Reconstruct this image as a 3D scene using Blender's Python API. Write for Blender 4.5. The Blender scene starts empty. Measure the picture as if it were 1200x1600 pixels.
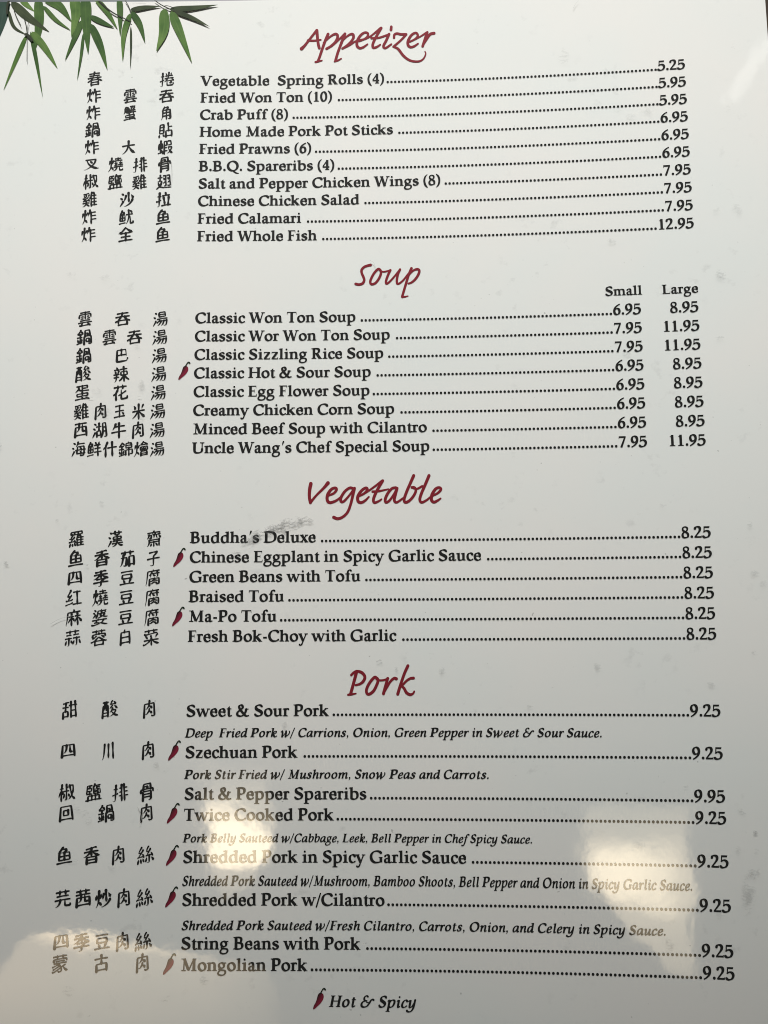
import bpy, math, random
import numpy as np
from mathutils import Matrix, Vector
from mathutils.geometry import delaunay_2d_cdt
random.seed(7)
scene = bpy.context.scene
col = scene.collection

# ---------------------------------------------------------------- camera
SC = 0.7733                       # print layout is kept in 1/SC metres
cam_data = bpy.data.cameras.new('camera')
cam_data.sensor_fit = 'VERTICAL'; cam_data.sensor_height = 36; cam_data.lens = 36*1383/1600
cam_data.clip_start = 0.01; cam_data.clip_end = 50
cam = bpy.data.objects.new('camera', cam_data); col.objects.link(cam); scene.camera = cam
PITCH, YAW, ROLL = 0.1323421, 0.0346062, -0.005135
M = Matrix.Rotation(ROLL, 3, 'Z') @ Matrix.Rotation(YAW, 3, 'Y') @ Matrix.Rotation(PITCH, 3, 'X')
cam.matrix_world = Matrix.Translation(Vector((0.0116641*SC, -0.1359854*SC, 0.30*SC))) @ M.to_4x4()

# ---------------------------------------------------------------- light
scene.view_settings.view_transform = 'Standard'; scene.view_settings.look = 'None'
scene.cycles.filter_width = 1.05; scene.view_settings.exposure = 0; scene.view_settings.gamma = 1
world = bpy.data.worlds.new('World'); scene.world = world; world.use_nodes = True
bg = world.node_tree.nodes['Background']
bg.inputs['Color'].default_value = (0.85, 0.97, 1.0, 1); bg.inputs['Strength'].default_value = 0.045

def lamp(name, loc, size, target, power, color, size_y=None):
    l = bpy.data.lights.new(name, 'AREA'); l.shape = 'RECTANGLE'; l.size = size; l.size_y = size_y or size
    l.energy = power; l.color = color
    o = bpy.data.objects.new(name, l); col.objects.link(o); o.location = loc
    o.rotation_euler = (Vector(target)-Vector(loc)).to_track_quat('-Z', 'Y').to_euler()
    return o
spot = bpy.data.lights.new('window_lamp', 'SPOT'); spot.energy = 103; spot.color = (1.0, 1.0, 0.972)
spot.spot_size = math.radians(19.2); spot.spot_blend = 1.0; spot.shadow_soft_size = 0.10  # window light; its narrowed cone also stands in for the photographer's shade
so = bpy.data.objects.new('window_lamp', spot); col.objects.link(so); so.location = (-0.10, 0.98, 0.85)
so.rotation_euler = (Vector((-.006, 0.043, 0))-so.location).to_track_quat('-Z', 'Y').to_euler(); so.scale = (2.3, 1, 1)

def glare_lamp(name, polys, color, z=1.2):
    """unseen overhead lamps, masked to the glare outlines they reflect in the film; each outline is a convex polygon in metres
    polys: (points, radiance, edge softness, fades)"""
    al = np.vstack([np.array(p[0]) for p in polys])
    c = (al.min(0)+al.max(0))/2; s = al.max(0)-al.min(0)+.03
    l = bpy.data.lights.new(name, 'AREA'); l.shape = 'RECTANGLE'; l.size = s[0]; l.size_y = s[1]
    l.energy = math.pi*s[0]*s[1]; l.color = color
    o = bpy.data.objects.new(name, l); col.objects.link(o); o.location = (c[0], c[1], z)
    l.use_nodes = True
    nt = l.node_tree; N = nt.nodes; em = N['Emission']
    geo = N.new('ShaderNodeNewGeometry'); sep = N.new('ShaderNodeSeparateXYZ'); nt.links.new(geo.outputs['Position'], sep.inputs[0])
    def m(op, a, b=None):
        n = N.new('ShaderNodeMath'); n.operation = op
        for i, v in enumerate((a, b)):
            if v is None: continue
            if isinstance(v, (int, float)): n.inputs[i].default_value = v
            else: nt.links.new(v, n.inputs[i])
        return n.outputs[0]
    def lin(a, b, k): return m('ADD', m('ADD', m('MULTIPLY', sep.outputs[0], a), m('MULTIPLY', sep.outputs[1], b)), k)
    total = None
    for pts, rad, soft, fade in polys:
        P = np.array(pts)
        if np.sum(P[:, 0]*np.roll(P[:, 1], -1)-P[:, 1]*np.roll(P[:, 0], -1)) < 0:
            P = P[::-1]
            if isinstance(soft, (list, tuple)): soft = list(soft)[::-1][1:]+[list(soft)[::-1][0]]
        val = None
        for i in range(len(P)):
            a, b = P[i], P[(i+1) % len(P)]; e = b-a; e = e/np.hypot(*e)
            n = (-e[1], e[0]); w = soft[i] if isinstance(soft, (list, tuple)) else soft
            st = N.new('ShaderNodeMapRange'); st.interpolation_type = 'SMOOTHSTEP'
            nt.links.new(lin(float(n[0]), float(n[1]), float(-(n[0]*a[0]+n[1]*a[1]))), st.inputs['Value'])
            st.inputs['From Min'].default_value = -w; st.inputs['From Max'].default_value = w
            val = st.outputs[0] if val is None else m('MULTIPLY', val, st.outputs[0])
        for (ax, ay, bx, by, lo) in (fade or []):       # from full at a down to lo at b
            e = np.array([bx-ax, by-ay]); L2 = float(e @ e)
            n = N.new('ShaderNodeMapRange'); nt.links.new(lin(float(e[0]/L2), float(e[1]/L2), float(-(e[0]*ax+e[1]*ay)/L2)), n.inputs['Value'])
            n.inputs['To Min'].default_value = 1; n.inputs['To Max'].default_value = lo
            val = m('MULTIPLY', val, n.outputs[0])
        val = m('MULTIPLY', val, rad)
        total = val if total is None else m('ADD', total, val)
    nt.links.new(total, em.inputs['Strength'])
    return o
WARM = (1.0, 0.82, 0.55)
glare_lamp('glare_lamp', [  # unseen lamps, shaped to give the warm glare patches low on the page
    ([(-.2511, -.325), (-.178, -.325), (-.178, -.4405), (-.2047, -.5083), (-.2333, -.54), (-.2513, -.4693)], 2.3, .006, [(0, -.42, 0, -.325, .08), (0, -.48, 0, -.535, .3)]),
    ([(-.2527, -.375), (-.216, -.3935), (-.181, -.4356), (-.1813, -.4716), (-.2152, -.4861), (-.244, -.4791)], 7.0, .009, [(0, -.42, 0, -.375, .15)])], WARM)
glare_lamp('glare_lamp', [
    ([(.1500, -.3762), (.2631, -.3761), (.2522, -.6232), (.2237, -.6127), (.1478, -.4953)], 2.6, .005, [(0, -.46, 0, -.37, .25), (0, -.52, 0, -.62, .5)]),
    ([(.1493, -.4427), (.2449, -.4401), (.2537, -.4818), (.2286, -.5271), (.1618, -.5082)], 4.8, .021, [(.20, 0, .25, 0, .4)])], WARM)
glare_lamp('glare_lamp', [
    ([(-.5309, -.6542), (-.4868, -.5949), (-.4414, -.5786), (-.4114, -.5766), (-.1811, -.6306), (-.1713, -.6797), (-.1718, -.7358), (-.5102, -.7283)], 1.7, .004, [(-.30, -.62, -.28, -.73, .5), (-.25, 0, -.165, 0, .4)]),
    ([(-.4868, -.5949), (-.4414, -.5786), (-.4114, -.5766), (-.1811, -.6306), (-.19, -.650), (-.4114, -.599)], 4.2, [.004, .004, .004, .012, .014, .014], [(-.30, 0, -.18, 0, .45)])], (1.0, .78, .50))
glare_lamp('glare_lamp', [([(.4253, .8845), (.4325, .8597), (.3775, .7618), (.3615, .7758)], 1.0, .004, [])], (1, .97, .9))  # added strip lamp, stands in for a crease in the film catching light

# ---------------------------------------------------------------- the page's shape (a sheet lying slightly bowed on a table)
HC = [0.33747509, 0.0196751, -0.02849003, -0.02855385, -0.01158135]
def surf(X, Y):
    x = X/0.1; y = Y/0.1
    return 0.01*(HC[0]*x**2+HC[1]*x**3+HC[2]*x**4+HC[3]*x*y+HC[4]*y*y)
def place(XY, lift=0.0):
    """print layout position -> world"""
    XY = np.asarray(XY, float)
    return np.stack([XY[:, 0]*SC, XY[:, 1]*SC, surf(XY[:, 0], XY[:, 1])*SC+lift], 1)
def normals(XY):
    e = 1e-4; X, Y = XY[:, 0], XY[:, 1]
    zx = (surf(X+e, Y)-surf(X-e, Y))/(2*e); zy = (surf(X, Y+e)-surf(X, Y-e))/(2*e)
    n = np.stack([-zx, -zy, np.ones_like(zx)], 1)
    return n/np.linalg.norm(n, axis=1)[:, None]

# ---------------------------------------------------------------- materials: everything printed lies under one clear wavy film (the coat)
def material(name, color, rough=0.6, film=True):
    mt = bpy.data.materials.new(name); mt.use_nodes = True
    nt = mt.node_tree; b = nt.nodes['Principled BSDF']
    b.inputs['Base Color'].default_value = (*color, 1); b.inputs['Roughness'].default_value = rough
    b.inputs['Specular IOR Level'].default_value = 0.1
    if film:
        b.inputs['Coat Weight'].default_value = 1.0; b.inputs['Coat Roughness'].default_value = 0.035; b.inputs['Coat IOR'].default_value = 1.8
        g = nt.nodes.new('ShaderNodeNewGeometry')
        prev = None
        for sc, dist, det in ((28, 0.00009, 1.0), (85, 0.000028, 1.0), (260, 0.000009, 2.0)):
            n = nt.nodes.new('ShaderNodeTexNoise'); n.inputs['Scale'].default_value = sc; n.inputs['Detail'].default_value = det
            nt.links.new(g.outputs['Position'], n.inputs['Vector'])
            bp = nt.nodes.new('ShaderNodeBump'); bp.inputs['Strength'].default_value = 1; bp.inputs['Distance'].default_value = dist
            nt.links.new(n.outputs['Fac'], bp.inputs['Height'])
            if prev: nt.links.new(prev.outputs['Normal'], bp.inputs['Normal'])
            prev = bp
        nt.links.new(prev.outputs['Normal'], b.inputs['Coat Normal'])
    return mt
def noise(nt, scale, detail=2, rough=.5, vec=None):
    n = nt.nodes.new('ShaderNodeTexNoise'); n.inputs['Scale'].default_value = scale; n.inputs['Detail'].default_value = detail; n.inputs['Roughness'].default_value = rough
    if vec is None:
        g = nt.nodes.new('ShaderNodeNewGeometry'); vec = g.outputs['Position']
    nt.links.new(vec, n.inputs['Vector'])
    return n.outputs['Fac']
def remap(nt, v, a, b, c, d):
    n = nt.nodes.new('ShaderNodeMapRange'); nt.links.new(v, n.inputs['Value'])
    for k, x in zip(('From Min', 'From Max', 'To Min', 'To Max'), (a, b, c, d)): n.inputs[k].default_value = x
    return n.outputs[0]
def mathn(nt, op, a, b):
    n = nt.nodes.new('ShaderNodeMath'); n.operation = op
    for i, v in enumerate((a, b)):
        if isinstance(v, (int, float)): n.inputs[i].default_value = v
        else: nt.links.new(v, n.inputs[i])
    return n.outputs[0]
def mixcol(nt, fac, a, b):
    n = nt.nodes.new('ShaderNodeMix'); n.data_type = 'RGBA'
    nt.links.new(fac, n.inputs[0])
    for i, v in ((6, a), (7, b)):
        if isinstance(v, tuple): n.inputs[i].default_value = (*v, 1)
        else: nt.links.new(v, n.inputs[i])
    return n.outputs[2]

PAPER = material('printed_paper', (.78, .78, .76))
nt = PAPER.node_tree; b = nt.nodes['Principled BSDF']
blot = remap(nt, noise(nt, 18, 3), .35, .65, 0, 1)
c1 = mixcol(nt, blot, (.80, .785, .755), (.762, .78, .758))
wisp = mathn(nt, 'MULTIPLY', remap(nt, noise(nt, 260, 4, .6), .60, .76, 0, 1), remap(nt, noise(nt, 35, 2), .48, .66, 0, .38))
c2 = mixcol(nt, wisp, c1, (.42, .42, .41))
speck = mathn(nt, 'MULTIPLY', remap(nt, noise(nt, 900, 1), .77, .82, 0, 1), remap(nt, noise(nt, 60, 1), .5, .6, 0, .5))
c3 = mixcol(nt, speck, c2, (.2, .2, .19))
nt.links.new(c3, b.inputs['Base Color'])
BLACK = material('black_ink', (.012, .012, .011))
RED = material('red_ink', (.21, .012, .022))
SOFT = material('soft_black_ink', (.014, .014, .013))

def leaf_material(name, edge, mid, vein):
    mt = material(name, mid); nt = mt.node_tree; b = nt.nodes['Principled BSDF']
    uv = nt.nodes.new('ShaderNodeUVMap'); uv.uv_map = 'leaf'
    sp = nt.nodes.new('ShaderNodeSeparateXYZ'); nt.links.new(uv.outputs[0], sp.inputs[0])
    st = nt.nodes.new('ShaderNodeMapping'); st.inputs['Scale'].default_value = (2.0, 14, 1); nt.links.new(uv.outputs[0], st.inputs[0])
    gr = remap(nt, noise(nt, 1.6, 4, .6, st.outputs[0]), .3, .7, 0, 1)
    c = mixcol(nt, gr, edge, mid)
    a = mathn(nt, 'ABSOLUTE', mathn(nt, 'SUBTRACT', sp.outputs[1], .5), 0)
    c = mixcol(nt, remap(nt, a, .0, .05, .55, 0), c, vein)
    c = mixcol(nt, remap(nt, a, .40, .5, 0, .45), c, vein)
    c = mixcol(nt, remap(nt, sp.outputs[0], .1, 1, .55, 0), c, edge)
    pale = remap(nt, noise(nt, 160, 2), .35, .7, 0, .55)
    c = mixcol(nt, pale, c, vein)
    nt.links.new(c, b.inputs['Base Color'])
    return mt
LEAF = [leaf_material('green_leaf_ink', (.035, .09, .014), (.09, .20, .035), (.19, .29, .08)),
        leaf_material('dark_leaf_ink', (.018, .055, .012), (.055, .13, .022), (.12, .21, .05)),
        leaf_material('olive_leaf_ink', (.014, .024, .010), (.04, .06, .022), (.08, .10, .045)),
        leaf_material('blue_leaf_ink', (.012, .038, .024), (.03, .07, .05), (.06, .10, .08))]
TWIG = material('twig_ink', (.03, .035, .02))
POD_M = material('chili_ink', (.13, .008, .02)); nt = POD_M.node_tree
uv = nt.nodes.new('ShaderNodeUVMap'); uv.uv_map = 'leaf'; sp = nt.nodes.new('ShaderNodeSeparateXYZ'); nt.links.new(uv.outputs[0], sp.inputs[0])
c = mixcol(nt, remap(nt, sp.outputs[1], .15, .75, 0, 1), (.03, .006, .008), (.22, .012, .035))
nt.links.new(c, nt.nodes['Principled BSDF'].inputs['Base Color'])
STEM_M = material('chili_stem_ink', (.015, .025, .015))
COVER = material('cover_vinyl', (.045, .055, .075), 0.4, film=False)
COVER.node_tree.nodes['Principled BSDF'].inputs['Specular IOR Level'].default_value = .4
TABLE = material('dark_wood', (.045, .032, .022), 0.5, film=False); nt = TABLE.node_tree
mp = nt.nodes.new('ShaderNodeMapping'); mp.inputs['Scale'].default_value = (60, 4, 1)
g = nt.nodes.new('ShaderNodeNewGeometry'); nt.links.new(g.outputs['Position'], mp.inputs[0])
nt.links.new(mixcol(nt, remap(nt, noise(nt, 3, 5, .6, mp.outputs[0]), .3, .7, 0, 1), (.025, .017, .012), (.075, .055, .04)), nt.nodes['Principled BSDF'].inputs['Base Color'])

SMUDGE = []
def smudge_material(strength):
    mt = bpy.data.materials.new('grey_dirt'); mt.use_nodes = True; nt = mt.node_tree; b = nt.nodes['Principled BSDF']
    b.inputs['Base Color'].default_value = (.16, .16, .155, 1); b.inputs['Roughness'].default_value = .9; b.inputs['Specular IOR Level'].default_value = .05
    uv = nt.nodes.new('ShaderNodeUVMap'); uv.uv_map = 'leaf'
    v = nt.nodes.new('ShaderNodeVectorMath'); v.operation = 'SUBTRACT'; v.inputs[1].default_value = (.5, .5, 0); nt.links.new(uv.outputs[0], v.inputs[0])
    ln = nt.nodes.new('ShaderNodeVectorMath'); ln.operation = 'LENGTH'; nt.links.new(v.outputs[0], ln.inputs[0])
    fall = remap(nt, ln.outputs['Value'], .12, .5, 1, 0)
    mp = nt.nodes.new('ShaderNodeMapping'); mp.inputs['Rotation'].default_value = (0, 0, math.radians(-32)); mp.inputs['Scale'].default_value = (.75, 1.5, 1)
    gp = nt.nodes.new('ShaderNodeNewGeometry'); nt.links.new(gp.outputs['Position'], mp.inputs[0])
    a0 = noise(nt, 330, 5, .7, mp.outputs[0]); fine = noise(nt, 1500, 2, .6)
    rdg = mathn(nt, 'ABSOLUTE', mathn(nt, 'SUBTRACT', a0, .5), 0); a = remap(nt, rdg, 0, .14, 1, .2)
    s = mathn(nt, 'ADD', mathn(nt, 'MULTIPLY', a, .75), mathn(nt, 'MULTIPLY', fine, .25))
    s = mathn(nt, 'ADD', s, mathn(nt, 'MULTIPLY', fall, .22))
    al = mathn(nt, 'MULTIPLY', remap(nt, s, .72, 1.15, 0, min(1, .45*strength)), remap(nt, fall, 0, .35, 0, 1))
    nt.links.new(al, b.inputs['Alpha'])
    return mt
SMK = {k: smudge_material(v) for k, v in ((.5, .3), (.8, .55), (1.3, 1.15))}

# ---------------------------------------------------------------- lettering: pen-drawn letter skeletons, 1000 units to the em
def spline(pts, n=5, closed=False):
    P = [np.array(p, float) for p in pts]
    if len(P) == 2 and not closed: return np.array(P)
    if closed: P = [P[-1]] + P + [P[0], P[1]]
    else: P = [2*P[0]-P[1]] + P + [2*P[-1]-P[-2]]
    out = []
    for i in range(1, len(P)-2):
        a, b, c, d = P[i-1], P[i], P[i+1], P[i+2]
        for k in range(n):
            t = k/n
            out.append(.5*((2*b)+(c-a)*t+(2*a-5*b+4*c-d)*t*t+(3*b-a-3*c+d)*t**3))
    if not closed: out.append(P[-2])
    return np.array(out)

def area2(L):
    x, y = L[:, 0], L[:, 1]
    return float(np.sum(x*np.roll(y, -1)-y*np.roll(x, -1)))

def ccw(L):
    return L if area2(L) > 0 else L[::-1]

def ribbon(C, W, closed=False, caps=False):
    """one primitive (list of loops) for a stroke along C with full widths W"""
    d = np.roll(C, -1, 0)-np.roll(C, 1, 0) if closed else np.gradient(C, axis=0)
    d /= np.maximum(np.linalg.norm(d, axis=1), 1e-9)[:, None]
    n = np.stack([-d[:, 1], d[:, 0]], 1)*(np.asarray(W)/2)[:, None]
    A, B = C+n, C-n
    if closed:
        a, b = (A, B) if abs(area2(A)) > abs(area2(B)) else (B, A)
        return [ccw(a), ccw(b)[::-1]]
    L = [A]
    if caps:
        for s, e in ((-1, 1),):
            c, r, u = C[-1], W[-1]/2, d[-1]
            v = np.array([-u[1], u[0]])
            L.append(np.array([c+r*(math.cos(t)*v+math.sin(t)*u) for t in (math.pi*.2, math.pi*.4, math.pi*.6, math.pi*.8)]))
    L.append(B[::-1])
    if caps:
        c, r, u = C[0], W[0]/2, -d[0]
        v = np.array([-u[1], u[0]])
        L.append(np.array([c+r*(math.cos(t)*v+math.sin(t)*u) for t in (math.pi*.2, math.pi*.4, math.pi*.6, math.pi*.8)]))
    return [ccw(np.concatenate(L))]

THICK, THIN, NIB, NP_ = 112, 44, math.radians(20), 1.25
BOLD = 1.40
def nibbed(C, T, t, closed=False):
    T = T*BOLD; t = t*1.46
    d = np.roll(C, -1, 0)-np.roll(C, 1, 0) if closed else np.gradient(C, axis=0)
    a = np.arctan2(d[:, 1], d[:, 0])
    return t+(T-t)*np.abs(np.sin(a-NIB))**NP_

def Cv(*pts, T=THICK, t=THIN, k=None):
    C = spline(pts); W = nibbed(C, T, t)
    if k is not None:
        s = np.linspace(0, 1, len(C)); W = W*np.interp(s, np.linspace(0, 1, len(k)), k)
    return ribbon(C, W, caps=True)
def Ov(cx, cy, rx, ry, T=THICK, t=THIN, tilt=0.0, n=26):
    a = np.linspace(0, 2*math.pi, n, endpoint=False)
    p = np.stack([rx*np.cos(a), ry*np.sin(a)], 1)
    c, s = math.cos(tilt), math.sin(tilt)
    p = p @ np.array([[c, s], [-s, c]])+np.array([cx, cy])
    return ribbon(p, nibbed(p, T, t, True), closed=True)
def Ln(*pts, w=THICK):
    w = np.asarray(w)*1.14 if not np.isscalar(w) else w*(BOLD if w > 90 else 1.42)
    C = np.array(pts, float)
    W = np.full(len(C), w, float) if np.isscalar(w) else np.interp(np.linspace(0, 1, len(C)), np.linspace(0, 1, len(w)), w)
    return ribbon(C, W)
def Sw(*pts, w=THICK):
    C = spline(pts)
    W = np.full(len(C), w, float) if np.isscalar(w) else np.interp(np.linspace(0, 1, len(C)), np.linspace(0, 1, len(w)), w)
    return ribbon(C, W, caps=True)
def Pg(*pts): return [ccw(np.array(pts, float))]
def V(x, y0, y1, w=THICK):
    w = w*BOLD
    return Pg((x-w/2, y0), (x+w/2, y0), (x+w/2, y1), (x-w/2, y1))
def H(x0, x1, y, w=40):
    w = w*1.22
    return Pg((x0, y-w/2), (x1, y-w/2), (x1, y+w/2), (x0, y+w/2))
def Dt(x, y, r): 
    a = np.linspace(0, 2*math.pi, 10, endpoint=False)
    return [np.stack([x+r*np.cos(a), y+r*np.sin(a)], 1)]
def Fs(x, h=98, y=0):
    h += 28; return Pg((x-h, y), (x+h, y), (x+h, y+40), (x+74, y+62), (x-74, y+62), (x-h, y+40))       # foot serif
def Ts(x, h=98, y=690):
    h += 26; return Pg((x-h, y), (x+h, y), (x+h, y-40), (x+74, y-60), (x-74, y-60), (x-h, y-40))    # top serif
def Hd(x, top, w=THICK):
    w *= BOLD; return Pg((x+w/2, top+14), (x-w/2-70, top-26), (x-w/2-70, top-66), (x-w/2+4, top-84), (x+w/2, top-84))

CW = 124
def caps_glyphs():
    g = {}
    g['A'] = (778, [Ln((120, 20), (375, 690), w=52), Ln((385, 700), (650, 20), w=126), H(215, 530, 235, 44), Fs(115, 95), Fs(655, 112)])
    g['B'] = (667, [V(170, 0, 690, CW), Ts(130, 98), Fs(130, 98), Cv((160, 668), (330, 668), (450, 630), (478, 530), (430, 410), (300, 368), (170, 362)), Cv((170, 366), (320, 366), (480, 325), (540, 200), (470, 60), (320, 22), (150, 22), T=122)])
    g['C'] = (722, [Cv((632, 575), (560, 640), (440, 668), (280, 640), (150, 520), (100, 350), (150, 160), (290, 40), (440, 20), (570, 50), (665, 118), T=128, k=[1, 1, 1, 1, 1, 1.1, 1.1]), Pg((612, 690), (652, 690), (652, 508), (618, 516))])
    g['D'] = (833, [V(170, 0, 690, CW), Ts(130, 98), Fs(130, 98), Cv((150, 668), (400, 668), (610, 610), (722, 480), (738, 340), (690, 170), (550, 60), (370, 22), (150, 22), T=130)])
    g['E'] = (611, [V(170, 0, 690, CW), H(32, 530, 668, 44), H(170, 420, 362, 44), H(32, 550, 22, 44), Pg((490, 690), (536, 690), (536, 540), (512, 540)), Pg((404, 450), (432, 450), (432, 274), (404, 274)), Pg((500, 0), (560, 0), (576, 150), (548, 150))])
    g['F'] = (556, [V(170, 0, 690, CW), H(32, 515, 668, 44), H(170, 410, 352, 44), Pg((475, 690), (520, 690), (520, 530), (496, 530)), Pg((396, 440), (422, 440), (422, 264), (396, 264)), Fs(175, 130)])
    g['G'] = (833, [Cv((690, 575), (600, 640), (460, 668), (290, 640), (155, 520), (104, 350), (150, 160), (290, 40), (450, 20), (600, 40), (700, 75), T=128), Pg((668, 690), (706, 690), (706, 508), (672, 516)), V(688, 30, 320, 118), H(560, 790, 312, 36)])
    g['H'] = (833, [V(170, 0, 690, CW), V(663, 0, 690, CW), H(170, 663, 358, 44), Ts(170, 130), Ts(663, 130), Fs(170, 130), Fs(663, 130)])
    g['K'] = (778, [V(170, 0, 690, CW), Ts(170, 130), Fs(170, 130), Ln((230, 340), (590, 680), w=54), Ln((300, 400), (640, 20), w=124), Ts(590, 110), Fs(660, 110)])
    g['L'] = (611, [V(170, 0, 690, CW), Ts(170, 130), H(32, 550, 22, 44), Pg((505, 0), (560, 0), (584, 160), (552, 160))])
    g['M'] = (1000, [Ln((205, 0), (230, 690), w=52), Ln((225, 690), (480, 60), w=122), Ln((490, 20), (790, 690), w=50), V(800, 0, 690, CW), Pg((60, 690), (270, 690), (270, 650), (60, 655)), Pg((760, 690), (940, 690), (940, 655), (760, 650)), Fs(200, 110), Fs(802, 130)])
    g['N'] = (833, [V(180, 0, 690, 52), V(670, 0, 690, 52), Ln((150, 690), (680, 10), w=124), Ts(120, 90), Ts(680, 110), Fs(180, 110)])
    g['O'] = (833, [Ov(417, 345, 312, 328, T=130, t=46, tilt=0.15)])
    g['P'] = (611, [V(170, 0, 690, CW), Ts(130, 98), Fs(180, 140), Cv((150, 668), (330, 668), (470, 625), (510, 510), (460, 370), (340, 312), (215, 318), T=124)])
    g['Q'] = (833, [Ov(417, 345, 312, 328, T=130, t=46, tilt=0.15), Sw((400, 20), (520, -60), (660, -150), (820, -175), w=[50, 110, 90, 30])])
    g['R'] = (722, [V(170, 0, 690, CW), Ts(130, 98), Fs(170, 125), Cv((150, 668), (330, 668), (450, 630), (490, 530), (440, 410), (320, 352), (200, 352), T=122), Ln((330, 360), (560, 20), w=128), Pg((500, 50), (520, 0), (715, 0), (715, 28), (600, 50))])
    g['S'] = (611, [Cv((500, 590), (430, 650), (310, 668), (185, 620), (140, 520), (190, 420), (320, 350), (440, 280), (495, 190), (440, 70), (300, 20), (170, 45), (90, 110), T=124, t=46, k=[.8, 1, 1, 1, 1.35, 1.35, 1, 1, 1, .8]), Pg((478, 690), (516, 690), (520, 530), (486, 530)), Pg((76, 190), (108, 190), (116, 20), (80, 0))])
    g['T'] = (667, [V(333, 0, 690, CW), H(30, 637, 666, 46), Pg((30, 690), (78, 690), (52, 530), (22, 530)), Pg((637, 690), (589, 690), (615, 530), (645, 530)), Fs(333, 135)])
    g['U'] = (778, [V(160, 200, 690, CW), Ts(165, 130), Ts(640, 115), Cv((160, 240), (175, 110), (270, 30), (400, 18), (540, 50), (620, 140), (640, 260), T=118), V(641, 240, 690, 52)])
    g['V'] = (778, [Ln((130, 680), (390, 0), w=128), Ln((390, 10), (650, 680), w=52), Ts(130, 125), Ts(660, 100)])
    g['W'] = (1000, [Ln((120, 680), (320, 0), w=122), Ln((320, 10), (520, 660), w=50), Ln((490, 680), (700, 0), w=122), Ln((700, 10), (890, 680), w=50), Ts(110, 108), Ts(500, 90), Ts(905, 90)])
    g['Y'] = (667, [Ln((120, 680), (333, 320), w=120), Ln((333, 330), (560, 680), w=52), V(333, 0, 350, CW), Ts(110, 100), Ts(570, 90), Fs(333, 130)])
    return g

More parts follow.
